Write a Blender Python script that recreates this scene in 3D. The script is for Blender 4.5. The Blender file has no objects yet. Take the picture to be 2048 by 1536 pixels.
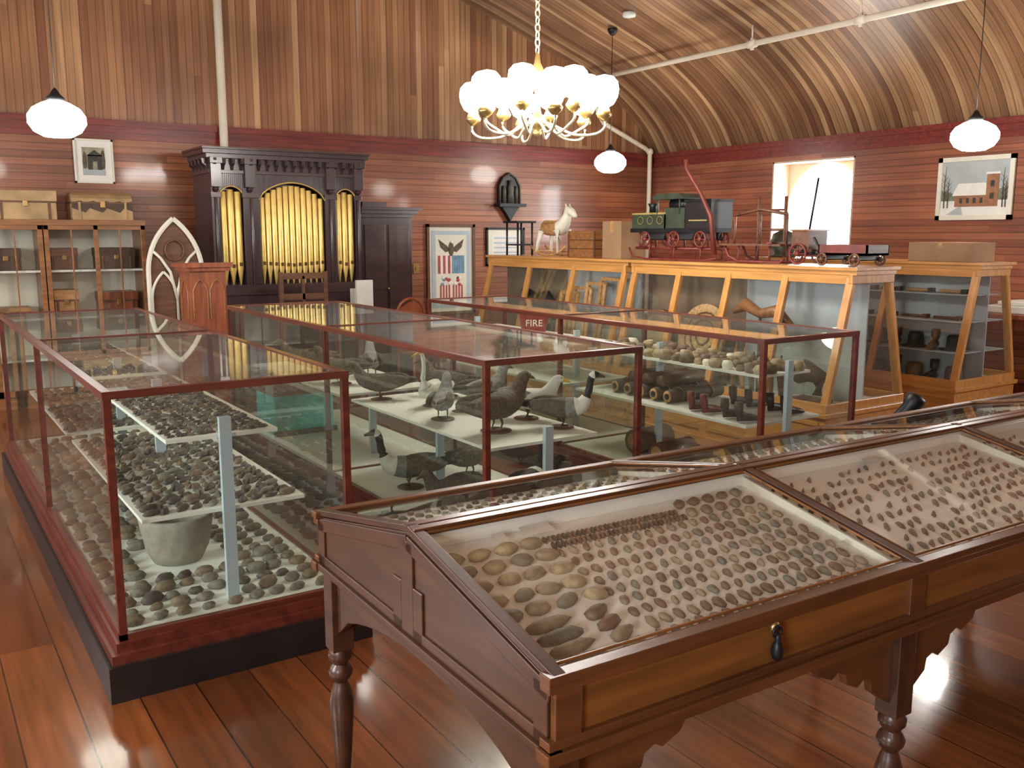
import bpy, math, random
from mathutils import Vector, Matrix, Euler
R=random.Random(7)
V=Vector
def srgb(r,g,b):
    f=lambda c:(c/255/12.92 if c/255<=.04045 else ((c/255+.055)/1.055)**2.4)
    return (f(r),f(g),f(b),1)
# ---------------------------------------------------------------- materials
def newmat(name):
    m=bpy.data.materials.new(name); m.use_nodes=True
    nt=m.node_tree; nt.nodes.clear()
    out=nt.nodes.new('ShaderNodeOutputMaterial'); p=nt.nodes.new('ShaderNodeBsdfPrincipled')
    nt.links.new(p.outputs[0],out.inputs[0]); return m,nt,p,out
def N(nt,t,**k):
    n=nt.nodes.new(t)
    for a,b in k.items(): setattr(n,a,b)
    return n
def math_(nt,op,a,b=None):
    n=N(nt,'ShaderNodeMath',operation=op)
    for i,x in enumerate((a,b)):
        if x is None: continue
        if isinstance(x,(int,float)): n.inputs[i].default_value=x
        else: nt.links.new(x,n.inputs[i])
    return n.outputs[0]
def mixc(nt,fac,a,b,bt='MIX'):
    n=N(nt,'ShaderNodeMix',data_type='RGBA',blend_type=bt)
    for i,x in ((0,fac),(6,a),(7,b)):
        if isinstance(x,bpy.types.NodeSocket): nt.links.new(x,n.inputs[i])
        else: n.inputs[i].default_value=x
    return n.outputs[2]
def ramp(nt,fac,cols,pos=None):
    r=N(nt,'ShaderNodeValToRGB'); e=r.color_ramp.elements
    pos=pos or [i/(len(cols)-1) for i in range(len(cols))]
    while len(e)<len(cols): e.new(.5)
    for i,c in enumerate(cols): e[i].position=pos[i]; e[i].color=c
    nt.links.new(fac,r.inputs[0]); return r.outputs[0]
def plain(name,c,rough=.5,metal=0,var=.25,scale=12,coat=0,bump=0,emit=0,stretch=(1,1,1)):
    m,nt,p,o=newmat(name)
    tc=N(nt,'ShaderNodeTexCoord'); mp=N(nt,'ShaderNodeMapping'); mp.inputs['Scale'].default_value=stretch
    nt.links.new(tc.outputs['Object'],mp.inputs[0])
    n=N(nt,'ShaderNodeTexNoise'); n.inputs['Scale'].default_value=scale; n.inputs['Detail'].default_value=4
    nt.links.new(mp.outputs[0],n.inputs['Vector'])
    lo=tuple(x*(1-var) for x in c[:3])+(1,); hi=tuple(min(1,x*(1+var)) for x in c[:3])+(1,)
    col=ramp(nt,n.outputs[0],[lo,hi],[.3,.7])
    nt.links.new(col,p.inputs['Base Color'])
    p.inputs['Roughness'].default_value=rough; p.inputs['Metallic'].default_value=metal
    p.inputs['Coat Weight'].default_value=coat; p.inputs['Coat Roughness'].default_value=.15
    if bump:
        b=N(nt,'ShaderNodeBump'); b.inputs['Strength'].default_value=bump; b.inputs['Distance'].default_value=.01
        nt.links.new(n.outputs[0],b.inputs['Height']); nt.links.new(b.outputs[0],p.inputs['Normal'])
    return m
def wood(name,c,axis=0,rough=.35,coat=.3,var=.35):
    s=[14,14,14]; s[axis]=1.2
    return plain(name,c,rough,0,var,2.2,coat,.06,0,tuple(s))
def boards(name,ac,al,w,cols,rough=.35,seg=2.4,groove=.09,gdark=.35,bump=.5,coat=0,grain=.35,cpos=None,coarse=0.25):
    m,nt,p,o=newmat(name)
    g=N(nt,'ShaderNodeNewGeometry'); sp=N(nt,'ShaderNodeSeparateXYZ'); nt.links.new(g.outputs['Position'],sp.inputs[0])
    A=math_(nt,'DIVIDE',sp.outputs[ac],w); fl=math_(nt,'FLOOR',A); fr=math_(nt,'FRACT',A)
    w1=N(nt,'ShaderNodeTexWhiteNoise',noise_dimensions='1D'); nt.links.new(fl,w1.inputs['W'])
    L=math_(nt,'ADD',math_(nt,'DIVIDE',sp.outputs[al],seg),math_(nt,'MULTIPLY',w1.outputs[0],7.0)); fL=math_(nt,'FLOOR',L)
    cb=N(nt,'ShaderNodeCombineXYZ'); nt.links.new(fl,cb.inputs[0]); nt.links.new(fL,cb.inputs[1])
    w2=N(nt,'ShaderNodeTexWhiteNoise',noise_dimensions='3D'); nt.links.new(cb.outputs[0],w2.inputs['Vector'])
    col=ramp(nt,w2.outputs[0],cols,cpos)
    sc=[1.6,1.6,1.6]; sc[ac]=60 if w<.15 else 25
    mp=N(nt,'ShaderNodeMapping'); mp.inputs['Scale'].default_value=sc; nt.links.new(g.outputs['Position'],mp.inputs[0])
    off=N(nt,'ShaderNodeVectorMath',operation='ADD'); nt.links.new(mp.outputs[0],off.inputs[0]); nt.links.new(w2.outputs['Color'],off.inputs[1])
    n=N(nt,'ShaderNodeTexNoise'); n.inputs['Scale'].default_value=1.0; n.inputs['Detail'].default_value=3; nt.links.new(off.outputs[0],n.inputs['Vector'])
    gr=ramp(nt,n.outputs[0],[(1-grain,)*3+(1,),(1+grain,)*3+(1,)],[.3,.7])
    col=mixc(nt,1.0,col,gr,'MULTIPLY')
    n2=N(nt,'ShaderNodeTexNoise'); n2.inputs['Scale'].default_value=.9; nt.links.new(g.outputs['Position'],n2.inputs['Vector'])
    col=mixc(nt,1.0,col,ramp(nt,n2.outputs[0],[(1-coarse,)*3+(1,),(1+coarse,)*3+(1,)],[.35,.65]),'MULTIPLY')
    mk=math_(nt,'LESS_THAN',fr,groove)
    col=mixc(nt,mk,col,mixc(nt,1.0,col,(gdark,gdark,gdark,1),'MULTIPLY'))
    nt.links.new(col,p.inputs['Base Color']); p.inputs['Roughness'].default_value=rough
    p.inputs['Coat Weight'].default_value=coat; p.inputs['Coat Roughness'].default_value=.08
    hb=math_(nt,'ADD',math_(nt,'SUBTRACT',1.0,mk),math_(nt,'MULTIPLY',n.outputs[0],.15))
    b=N(nt,'ShaderNodeBump'); b.inputs['Strength'].default_value=bump; b.inputs['Distance'].default_value=.004
    nt.links.new(hb,b.inputs['Height']); nt.links.new(b.outputs[0],p.inputs['Normal'])
    return m
def glassmat(name,tint,haze=.03,k=1.0):
    m,nt,p,o=newmat(name); nt.nodes.remove(p)
    g=N(nt,'ShaderNodeNewGeometry'); d=N(nt,'ShaderNodeVectorMath',operation='DOT_PRODUCT')
    nt.links.new(g.outputs['Incoming'],d.inputs[0]); nt.links.new(g.outputs['Normal'],d.inputs[1])
    c=math_(nt,'ABSOLUTE',d.outputs['Value']); s=math_(nt,'POWER',math_(nt,'SUBTRACT',1.0,c),4.2)
    f=math_(nt,'MINIMUM',math_(nt,'ADD',math_(nt,'MULTIPLY',s,.9*k),.07),1.0)
    t=N(nt,'ShaderNodeBsdfTransparent'); t.inputs[0].default_value=tint
    df=N(nt,'ShaderNodeBsdfDiffuse'); df.inputs[0].default_value=(.64,.68,.62,1)
    mx0=N(nt,'ShaderNodeMixShader'); mx0.inputs[0].default_value=haze; nt.links.new(t.outputs[0],mx0.inputs[1]); nt.links.new(df.outputs[0],mx0.inputs[2])
    gl=N(nt,'ShaderNodeBsdfGlossy'); gl.inputs['Roughness'].default_value=.02; gl.inputs['Color'].default_value=(.95,.97,.95,1)
    mx=N(nt,'ShaderNodeMixShader'); nt.links.new(f,mx.inputs[0]); nt.links.new(mx0.outputs[0],mx.inputs[1]); nt.links.new(gl.outputs[0],mx.inputs[2])
    nt.links.new(mx.outputs[0],o.inputs[0]); return m
def emis(name,c,s):
    m,nt,p,o=newmat(name); p.inputs['Base Color'].default_value=(.9,.9,.9,1)
    p.inputs['Emission Color'].default_value=c; p.inputs['Emission Strength'].default_value=s; p.inputs['Roughness'].default_value=.2; return m

GAB=boards('gable_boards',0,2,.075,[srgb(126,82,56),srgb(142,98,68),srgb(156,112,78),srgb(178,140,102)],.34,9.0,.13,.55,.5,.25,.22)
WALLX=boards('wall_boards_back',2,0,.07,[srgb(130,76,50),srgb(146,88,58),srgb(160,100,68),srgb(122,68,48)],.38,2.2,.13,.55,.5,.2,.22)
WALLY=boards('wall_boards_side',2,1,.07,[srgb(134,76,54),srgb(150,88,62),srgb(164,100,70),srgb(126,70,52)],.38,2.2,.13,.55,.5,.2,.22)
WALLL=boards('wall_boards_left',2,1,.07,[srgb(84,66,48),srgb(92,72,52),srgb(98,78,56),srgb(82,62,46)],.5,6,.13,.7,.4,.0,.15)  # out-of-view wall, boards coloured dark to mute their reflection in the glass
VAULT=boards('vault_boards',1,0,.075,[srgb(110,76,54),srgb(134,98,70),srgb(152,114,82),srgb(180,146,108)],.36,60,.13,.5,.4,.2,.28)
FLOOR=boards('floor_planks',0,1,.19,[srgb(96,50,24),srgb(116,62,30),srgb(126,70,34),srgb(106,54,26)],.22,4.0,.03,.25,.25,.5,.3,coarse=.3)
TRIM=wood('trim_cherry',srgb(116,42,34),0)
CH=wood('case_cherry',srgb(98,44,32),1,.3,.35)
CHX=wood('case_cherry_x',srgb(98,44,32),0,.3,.35)
PLINTH=plain('plinth_black',srgb(34,28,28),.4,0,.3,6)
DESK=wood('desk_walnut',srgb(96,56,30),0,.32,.3)
DESKD=wood('desk_walnut_dark',srgb(72,42,26),1,.4,.15)
DESKF=wood('desk_walnut_lit',srgb(122,76,36),0,.32,.3)  # desk wood again, its orange-lit front tone put into the colour
OAK=wood('oak_golden',srgb(200,142,78),2,.3,.4,.2)
OAKY=wood('oak_golden_y',srgb(200,142,78),1,.3,.4,.2)
OAKD=wood('oak_brown',srgb(140,92,54),0,.4,.2)
ORG=wood('organ_dark',srgb(54,36,40),2,.3,.4,.3)
ORGX=wood('organ_dark_x',srgb(62,42,44),0,.3,.4,.3)
GOLD=plain('pipe_gold',srgb(232,200,118),.36,.5,.12,8)
GOLDD=plain('pipe_mouth_dark',srgb(90,64,28),.5,.3)
BLACK=plain('black_iron',srgb(28,28,30),.45,.3)
WHITE=plain('white_board',srgb(224,226,216),.6,0,.05,5)
BED=plain('desk_bed_white_cloth',srgb(244,242,234),.8,0,.04,5)
GREYB=plain('case_backing_grey',srgb(168,176,180),.7,0,.08,4)
BROWNB=plain('case_backing_brown',srgb(120,102,82),.8,0,.2,4)
CREAM=plain('cream_paint',srgb(226,222,204),.5,0,.06,6)
PIPEM=plain('pipe_cream_paint',srgb(228,220,198),.4,0,.06,6)
POST=plain('post_bluegrey',srgb(176,190,200),.5,0,.05)
GLASS=glassmat('case_glass',(.89,.92,.87,1),.03,1.0)
GLASSC=glassmat('oak_case_glass',(.94,.95,.93,1),.012,.9)
GLASST=glassmat('case_top_glass',(.90,.92,.88,1),.13,.85)
GLASSD=glassmat('desk_glass',(.98,.985,.97,1),.01,.7)
BRASS=plain('brass',srgb(176,146,92),.3,.8,.1)
ARMW=plain('arm_pale_brass',srgb(206,194,166),.28,.6,.1)
LAMP=emis('lamp_globe',(1.0,.96,.9,1),42)
LAMPC=emis('chandelier_globe',(1.0,.96,.91,1),66)
ST=[plain('stone_brown',srgb(116,100,80),.7,0,.3,60),plain('stone_tan',srgb(164,144,112),.7,0,.3,50),plain('stone_dark',srgb(76,68,62),.6,0,.3,60),
    plain('stone_red',srgb(122,94,76),.7,0,.3,60),plain('stone_grey',srgb(114,110,98),.7,0,.3,50)]
DSL=[plain('flint_beige',srgb(140,122,96),.65,0,.22,60),plain('flint_brown',srgb(112,90,70),.65,0,.25,60),plain('flint_grey',srgb(112,106,92),.65,0,.25,60),plain('flint_rust',srgb(112,82,66),.65,0,.25,60)]
TANW=wood('wood_tan',srgb(180,134,84),0,.5,0)
BRW=wood('wood_brown',srgb(100,64,42),0,.5,.1)
REDP=plain('red_paint',srgb(112,46,36),.5,0,.3)
FIRER=plain('fire_red_paint',srgb(150,38,32),.5,0,.15)
GREENP=plain('green_paint',srgb(54,62,46),.5,0,.3)
YEL=plain('yellow_line',srgb(150,132,76),.5)
CARD=plain('cardboard',srgb(150,118,86),.8,0,.12,4)
LEATH=plain('trunk_leather',srgb(178,148,106),.7,0,.3,5)
LEATHD=plain('trunk_worn_dark',srgb(78,58,44),.6,0,.3,6)
LECT=wood('lectern_red_wood',srgb(138,72,42),2,.45,.2)
STONEB=plain('mortar_stone',srgb(150,144,130),.8,0,.15,30,bump=.3)
TURQ=plain('cyan_reflection_tone',srgb(60,215,225),.4,0,.35,9)  # colour of a cyan reflection, painted on a box
WICK=plain('wicker',srgb(188,152,106),.8,0,.35,50,bump=.4)
FB=plain('feather_brown',srgb(96,84,70),.8,0,.4,60); FG=plain('feather_grey',srgb(132,130,126),.8,0,.3,50)
FW=plain('feather_white',srgb(220,218,208),.8,0,.08,30); FK=plain('feather_black',srgb(28,28,30),.6,0,.3,40)
BILL=plain('bill_horn',srgb(90,76,50),.4); BILLY=plain('bill_yellow',srgb(206,160,60),.4)
RED=plain('stripe_red',srgb(176,80,74),.7); BLUE=plain('cloth_blue',srgb(110,150,174),.7); PAPER=plain('paper_white',srgb(232,230,222),.8,0,.04)
PHOTO=plain('photo_sepia',srgb(150,144,124),.6,0,.4,14); PHOTOD=plain('photo_dark_sepia',srgb(62,58,48),.6,0,.5,30)
SKYP=plain('painted_sky',srgb(176,184,184),.7,0,.12,5); TREE=plain('painted_tree',srgb(98,86,70),.8,0,.4,30)
GRASS=plain('painted_hill',srgb(120,124,104),.8,0,.3,20)
BARN=plain('painted_barn',srgb(156,110,80),.8,0,.2,20)
SHRINE=plain('carved_dark_grey',srgb(76,74,66),.5,0,.3,20)
PLAST=plain('plaster_reveal',srgb(206,184,162),.85,0,.05)

# ---------------------------------------------------------------- builder
class B:
    def __init__(s,name): s.n=name;s.v=[];s.f=[];s.m=[];s.s=[];s.mats=[];s.M=Matrix()
    def mi(s,m):
        if m not in s.mats: s.mats.append(m)
        return s.mats.index(m)
    def add(s,vs,fs,mat,smooth=False,M=None):
        o=len(s.v); T=s.M@M if M is not None else s.M
        s.v+= [tuple(T@V(v)) for v in vs]
        ml=mat if isinstance(mat,list) else None
        for i,f in enumerate(fs):
            s.f.append([o+k for k in f]); s.m.append(s.mi(ml[i] if ml else mat)); s.s.append(smooth)
    def box(s,x0,x1,y0,y1,z0,z1,mat,M=None):
        if x0>x1:x0,x1=x1,x0
        if y0>y1:y0,y1=y1,y0
        vs=[(x0,y0,z0),(x1,y0,z0),(x1,y1,z0),(x0,y1,z0),(x0,y0,z1),(x1,y0,z1),(x1,y1,z1),(x0,y1,z1)]
        s.add(vs,[(3,2,1,0),(4,5,6,7),(0,1,5,4),(1,2,6,5),(2,3,7,6),(3,0,4,7)],mat,False,M)
    def beam(s,p,q,w,h,mat,hint=(0,0,1)):
        p=V(p);q=V(q);t=(q-p).normalized();hn=V(hint)
        if abs(t.dot(hn))>.98: hn=V((0,1,0))
        a=t.cross(hn).normalized();b=a.cross(t).normalized()
        vs=[e+a*i*w/2+b*j*h/2 for e in(p,q) for i,j in((-1,-1),(1,-1),(1,1),(-1,1))]
        s.add(vs,[(0,1,2,3),(7,6,5,4),(0,4,5,1),(1,5,6,2),(2,6,7,3),(3,7,4,0)],mat)
    def tube(s,pts,rad,mat,n=8,hint=(0,0,1),caps=True,smooth=True,closed=False,M=None):
        pts=[V(p) for p in pts];k=len(pts)
        if not isinstance(rad,(list,tuple)): rad=[rad]*k
        vs=[];fs=[];ml=[]
        for i,p in enumerate(pts):
            if closed: t=pts[(i+1)%k]-pts[i-1]
            else: t=pts[min(i+1,k-1)]-pts[max(i-1,0)]
            t.normalize();h=V(hint)
            if abs(t.dot(h))>.95: h=V((0,1,0)) if abs(t.y)<.9 else V((1,0,0))
            a=(h-t*h.dot(t)).normalized();b=t.cross(a)
            r=rad[i];ra,rb=(r if isinstance(r,tuple) else (r,r))
            for j in range(n):
                an=2*math.pi*j/n; vs.append(p+a*math.cos(an)*ra+b*math.sin(an)*rb)
        for i in range(k if closed else k-1):
            i2=(i+1)%k
            for j in range(n):
                fs.append((i*n+j,i*n+(j+1)%n,i2*n+(j+1)%n,i2*n+j)); ml.append(mat[min(i,len(mat)-1)] if isinstance(mat,list) else mat)
        if caps and not closed:
            fs.append(tuple(range(n))[::-1]);ml.append(mat[0] if isinstance(mat,list) else mat)
            fs.append(tuple((k-1)*n+j for j in range(n)));ml.append(mat[-1] if isinstance(mat,list) else mat)
        s.add(vs,fs,ml,smooth,M)
    def cyl(s,p,q,r,mat,r2=None,n=14,smooth=True):
        s.tube([p,q],[r,r if r2 is None else r2],mat,n,(0,0,1),True,smooth)
    def lathe(s,c,prof,mat,n=16,M=None,smooth=True):
        k=len(prof);vs=[];fs=[];ml=[]
        for r,z in prof:
            for j in range(n):
                a=2*math.pi*j/n; vs.append((c[0]+r*math.cos(a),c[1]+r*math.sin(a),c[2]+z))
        for i in range(k-1):
            for j in range(n):
                fs.append((i*n+j,i*n+(j+1)%n,(i+1)*n+(j+1)%n,(i+1)*n+j)); ml.append(mat[min(i,len(mat)-1)] if isinstance(mat,list) else mat)
        fs.append(tuple(range(n))[::-1]);ml.append(mat[0] if isinstance(mat,list) else mat)
        fs.append(tuple((k-1)*n+j for j in range(n)));ml.append(mat[-1] if isinstance(mat,list) else mat)
        s.add(vs,fs,ml,smooth,M)
    def ell(s,c,r,mat,rot=None,nu=10,nv=6,jit=0):
        vs=[(0,0,-1)];fs=[]
        for i in range(1,nv):
            a=math.pi*i/nv-math.pi/2
            for j in range(nu):
                b=2*math.pi*j/nu;k=1+R.uniform(-jit,jit)
                vs.append((math.cos(a)*math.cos(b)*k,math.cos(a)*math.sin(b)*k,math.sin(a)))
        vs.append((0,0,1));top=len(vs)-1
        for j in range(nu): fs.append((0,1+(j+1)%nu,1+j))
        for i in range(nv-2):
            for j in range(nu): fs.append((1+i*nu+j,1+i*nu+(j+1)%nu,1+(i+1)*nu+(j+1)%nu,1+(i+1)*nu+j))
        for j in range(nu): fs.append((top,1+(nv-2)*nu+j,1+(nv-2)*nu+(j+1)%nu))
        M=Matrix.Translation(c)@(rot.to_matrix().to_4x4() if rot else Matrix())@Matrix.Diagonal((r[0],r[1],r[2],1))
        s.add(vs,fs,mat,True,M)
    def prism(s,pts,vec,mat,smooth=False):
        n=len(pts);v=V(vec);vs=[V(p) for p in pts]+[V(p)+v for p in pts]
        fs=[tuple(range(n))[::-1],tuple(range(n,2*n))]+[(i,(i+1)%n,n+(i+1)%n,n+i) for i in range(n)]
        s.add(vs,fs,mat,smooth)
    def quad(s,*pts,mat=None): s.add(list(pts),[tuple(range(len(pts)))],mat)
    def torus(s,c,R_,r,mat,axis='z',n=20,m=6,arc=(0,2*math.pi),sc=(1,1)):
        full=abs(arc[1]-arc[0])>6.2;pts=[]
        for i in range(n if full else n+1):
            a=arc[0]+(arc[1]-arc[0])*i/n;u=R_*math.cos(a)*sc[0];w=R_*math.sin(a)*sc[1]
            d={'z':(u,w,0),'y':(u,0,w),'x':(0,u,w)}[axis];pts.append(V(c)+V(d))
        s.tube(pts,r,mat,m,{'z':(0,0,1),'y':(0,1,0),'x':(1,0,0)}[axis],True,True,full)
    def stone(s,c,l,w,h,ang,mat,M=None,kind=0):
        T=Matrix.Translation(c)@Matrix.Rotation(ang,4,'Z')
        if M is not None: T=M@T
        if kind==0:
            nu=8;vs=[];k=[1+R.uniform(-.13,.13) for _ in range(nu)]
            for sc,z in((.8,0),(1,.45),(.7,.92)):
                for j in range(nu):
                    b=2*math.pi*j/nu; vs.append((l/2*math.cos(b)*sc*k[j],w/2*math.sin(b)*sc*k[j],h*z))
            vs.append((0,0,h));fs=[]
            for i in range(2):
                for j in range(nu): fs.append((i*nu+j,i*nu+(j+1)%nu,(i+1)*nu+(j+1)%nu,(i+1)*nu+j))
            for j in range(nu): fs.append((16+j,16+(j+1)%nu,24))
            s.add(vs,fs,mat,True,T)
        else:
            if kind==1: o=[(-.5,0),(-.35,.3),(0,.5),(.25,.35),(.5,0),(.25,-.35),(0,-.5),(-.35,-.3)]
            else: o=[(-.5,-.22),(-.5,.22),(-.3,.15),(-.26,.5),(.1,.34),(.5,0),(.1,-.34),(-.26,-.5),(-.3,-.15)]
            n=len(o);vs=[(x*l,y*w,h*.3) for x,y in o]+[(x*l*.5,y*w*.4,h) for x,y in o]+[(x*l,y*w,0) for x,y in o]
            fs=[(i,(i+1)%n,n+(i+1)%n,n+i) for i in range(n)]+[tuple(range(n,2*n))]+[(2*n+i,2*n+(i+1)%n,(i+1)%n,i) for i in range(n)]
            s.add(vs,fs,mat,False,T)
    def obj(s,bevel=0,loc=(0,0,0),rot=(0,0,0),scale=(1,1,1)):
        me=bpy.data.meshes.new(s.n); me.from_pydata(s.v,[],s.f)
        for m in s.mats: me.materials.append(m)
        me.polygons.foreach_set('material_index',s.m); me.polygons.foreach_set('use_smooth',s.s); me.update()
        o=bpy.data.objects.new(s.n,me); bpy.context.scene.collection.objects.link(o)
        o.location=loc;o.rotation_euler=rot;o.scale=scale
        if bevel:
            b=o.modifiers.new('bev','BEVEL');b.width=bevel;b.segments=2;b.limit_method='ANGLE';b.angle_limit=1.0
            b.use_clamp_overlap=True
        return o
# ---------------------------------------------------------------- room
XL,XR,YF,YB=-2.2,8.98,-3.0,9.9; XC=(XL+XR)/2
prof=[(5.59,2.68),(5.36,3.0),(4.96,3.34),(4.35,3.68),(3.63,3.94),(2.6,4.3),(1.4,4.6),(0,4.72)]
def cr(pts,k=4):
    out=[]
    for i in range(len(pts)-1):
        p0=pts[max(i-1,0)];p1=pts[i];p2=pts[i+1];p3=pts[min(i+2,len(pts)-1)]
        for j in range(k):
            t=j/k;out.append(tuple(.5*((2*b)+(-a+c)*t+(2*a-5*b+4*c-d)*t*t+(-a+3*b-3*c+d)*t**3) for a,b,c,d in zip(p0,p1,p2,p3)))
    return out+[pts[-1]]
pr=cr(prof); arc=[(XC+a,z) for a,z in pr]+[(XC-a,z) for a,z in pr[::-1][1:]]
def ceil_z(x):
    for (a,z),(b,w) in zip(arc[:-1],arc[1:]):
        if b<=x<=a: return z+(w-z)*(a-x)/(a-b)
    return 2.7
b=B('floor'); b.box(XL,XR,YF,YB,-.12,0,FLOOR); b.obj()
def gable(name,y0,y1):
    b=B(name); b.box(XL,XR,y0,y1,0,2.66,WALLX)
    b.prism([(XR,y0,2.66)]+[(x,y0,z) for x,z in arc]+[(XL,y0,2.66)],(0,y1-y0,0),GAB); return b.obj()
gable('wall_back',YB,YB+.15); gable('wall_rear',YF-.15,YF)
b=B('ceiling');n=len(arc)
vs=[(a,y,z) for a,z in arc for y in(YF,YB)]
b.add(vs,[(2*i,2*i+1,2*i+3,2*i+2) for i in range(n-1)],VAULT,True)
vs=[(a,y,z+.12) for a,z in arc for y in(YF,YB)]
b.add(vs,[(2*i+2,2*i+3,2*i+1,2*i) for i in range(n-1)],VAULT,True)
b.obj()
def sidewall(name,x0,x1,holes,mat):
    b=B(name);y=YF
    for h in sorted(holes):
        b.box(x0,x1,y,h[0],0,2.7,mat); b.box(x0,x1,h[0],h[1],0,h[2],mat); b.box(x0,x1,h[0],h[1],h[3],2.7,mat); y=h[1]
    b.box(x0,x1,y,YB,0,2.7,mat); return b.obj()
RW=[(6.58,7.74,1.42,2.46),(1.2,2.36,1.42,2.46)]
LW=[(-1.2,0.0,1.0,2.4),(2.2,3.4,1.0,2.4),(6.0,7.2,1.0,2.4)]  # out-of-view left windows, added to bring light into the room
sidewall('wall_right',XR,XR+.35,RW,WALLY); sidewall('wall_left',XL-.35,XL,LW,WALLL)
def arch_window(name,x,sgn,h):
    y0,y1,z0,z1=h;b=B(name);d=.35*sgn
    b.box(x,x+d,y0,y0+.02,z0,z1,PLAST);b.box(x,x+d,y1-.02,y1,z0,z1,PLAST);b.box(x,x+d,y0,y1,z0,z0+.02,PLAST);b.box(x,x+d,y0,y1,z1-.02,z1,PLAST)
    xo=x+d*.8; r=(y1-y0)/2-.04;cy=(y0+y1)/2;zs=z1-.03-r*.95
    ap=[(cy+r*math.cos(a),zs+r*.95*math.sin(a)) for a in [math.pi*i/20 for i in range(21)]]
    th=.03*sgn
    for (a,c),(e,g) in zip(ap[:-1],ap[1:]): b.prism([(xo,a,c),(xo,a,z1),(xo,e,z1),(xo,e,g)],(th,0,0),PLAST)
    b.box(xo,xo+th,y0,cy-r,z0,z1,PLAST);b.box(xo,xo+th,cy+r,y1,z0,z1,PLAST)
    b.tube([(xo,a,c) for a,c in [(cy+r,z0)]+ap+[(cy-r,z0)]],.018,CREAM,6,(1,0,0))
    b.quad((xo+th/2,cy-r,z0),(xo+th/2,cy+r,z0),(xo+th/2,cy+r,z1-.05),(xo+th/2,cy-r,z1-.05),mat=GLASSD)
    b.obj()
arch_window('window_1',XR,1,RW[0]); arch_window('window_2',XR,1,RW[1])
for i,h in enumerate(LW): arch_window('window_%d'%(i+3),XL,-1,h)
def trim(name,p,q,nrm,axis):
    b=B(name)
    for o,z0,z1 in((.05,2.58,2.64),(.085,2.64,2.70),(.035,2.52,2.58)):
        if axis=='x': b.box(p,q,nrm[0],nrm[0]+nrm[1]*o,z0,z1,TRIM)
        else: b.box(nrm[0],nrm[0]+nrm[1]*o,p,q,z0,z1,TRIM)
    b.obj()
trim('trim_1',XL,XR,(YB,-1),'x');trim('trim_2',YF,YB-.09,(XR,-1),'y');trim('trim_3',YF,YB-.09,(XL,1),'y');trim('trim_4',XL,XR,(YF,1),'x')
b=B('baseboard_back');b.box(XL,XR,YB-.025,YB,0,.18,TRIM);b.obj()
b=B('baseboard_right');b.box(XR-.025,XR,YF,YB-.03,0,.18,TRIM);b.obj()
b=B('baseboard_left');b.box(XL,XL+.025,YF,YB-.03,0,.18,TRIM);b.obj()
# ---------------------------------------------------------------- pipes
b=B('sprinkler_pipe'); px,pz=7.6,3.55
b.cyl((px,YF+.02,pz),(px,9.7,pz),.03,PIPEM)
for y in(-1,1.2,3.4,5.6,6.9): 
    b.cyl((px,y,pz-.06),(px,y,pz+.06),.02,PIPEM,n=8); b.cyl((px,y,pz+.03),(px,y,ceil_z(px)-.002),.008,PIPEM,n=6); b.cyl((px,y-.05,pz),(px,y+.05,pz),.042,PIPEM)
b.cyl((px,9.62,pz),(px,9.78,pz),.045,PIPEM); b.cyl((px,9.7,pz+.12),(px,9.7,pz-.02),.028,PIPEM)
b.tube([(px,9.72,pz),(7.95,9.74,3.05),(8.72,9.76,2.76),(8.80,9.76,2.7),(8.80,9.76,2.5),(8.80,9.76,0)],.032,PIPEM,10,(0,1,0))
b.ell((8.80,9.76,2.72),(.05,.05,.05),PIPEM);b.obj()
b=B('riser_pipe');b.cyl((2.93,9.76,0),(2.93,9.76,ceil_z(2.87)-.02),.042,PIPEM);b.obj()
b=B('smoke_detector');b.lathe((6.9,8.04,ceil_z(6.9)-.05),[(.03,0),(.07,.01),(.075,.05)],WHITE);b.obj()
b=B('hanging_wire');b.cyl((3.93,8.6,3.3),(3.93,8.6,ceil_z(3.93)-.01),.004,FG,n=5);b.obj()
# ---------------------------------------------------------------- lamps
def pendant(x,y,z=2.375):
    b=B('pendant_lamp')
    b.lathe((x,y,z),[(.02,-.125),(.09,-.118),(.15,-.085),(.185,-.03),(.183,.02),(.15,.07),(.09,.105),(.05,.12)],LAMP,28)
    b.lathe((x,y,z),[(.055,.112),(.058,.14),(.035,.16),(.018,.19),(.01,.2)],BLACK,16)
    top=ceil_z(x); b.cyl((x,y,z+.18),(x,y,top-.03),.004,BLACK,n=6)
    b.lathe((x,y,top-.09),[(.01,0),(.03,.01),(.055,.05),(.06,.075)],BLACK,14); b.obj()
pendant(1.0,7.1);pendant(7.05,8.5,2.43);pendant(7.48,4.35,2.40);pendant(7.0,0.2);pendant(0.0,-1.2)
b=B('chandelier');cx,cy=3.46,4.9
b.lathe((cx,cy,0),[(.008,2.205),(.02,2.215),(.03,2.235),(.02,2.25),(.05,2.27),(.062,2.30),(.05,2.33),(.025,2.35),(.018,2.40),(.016,2.55),(.035,2.58),(.04,2.62),(.02,2.66),(.012,2.72)],BRASS,16)
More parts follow.
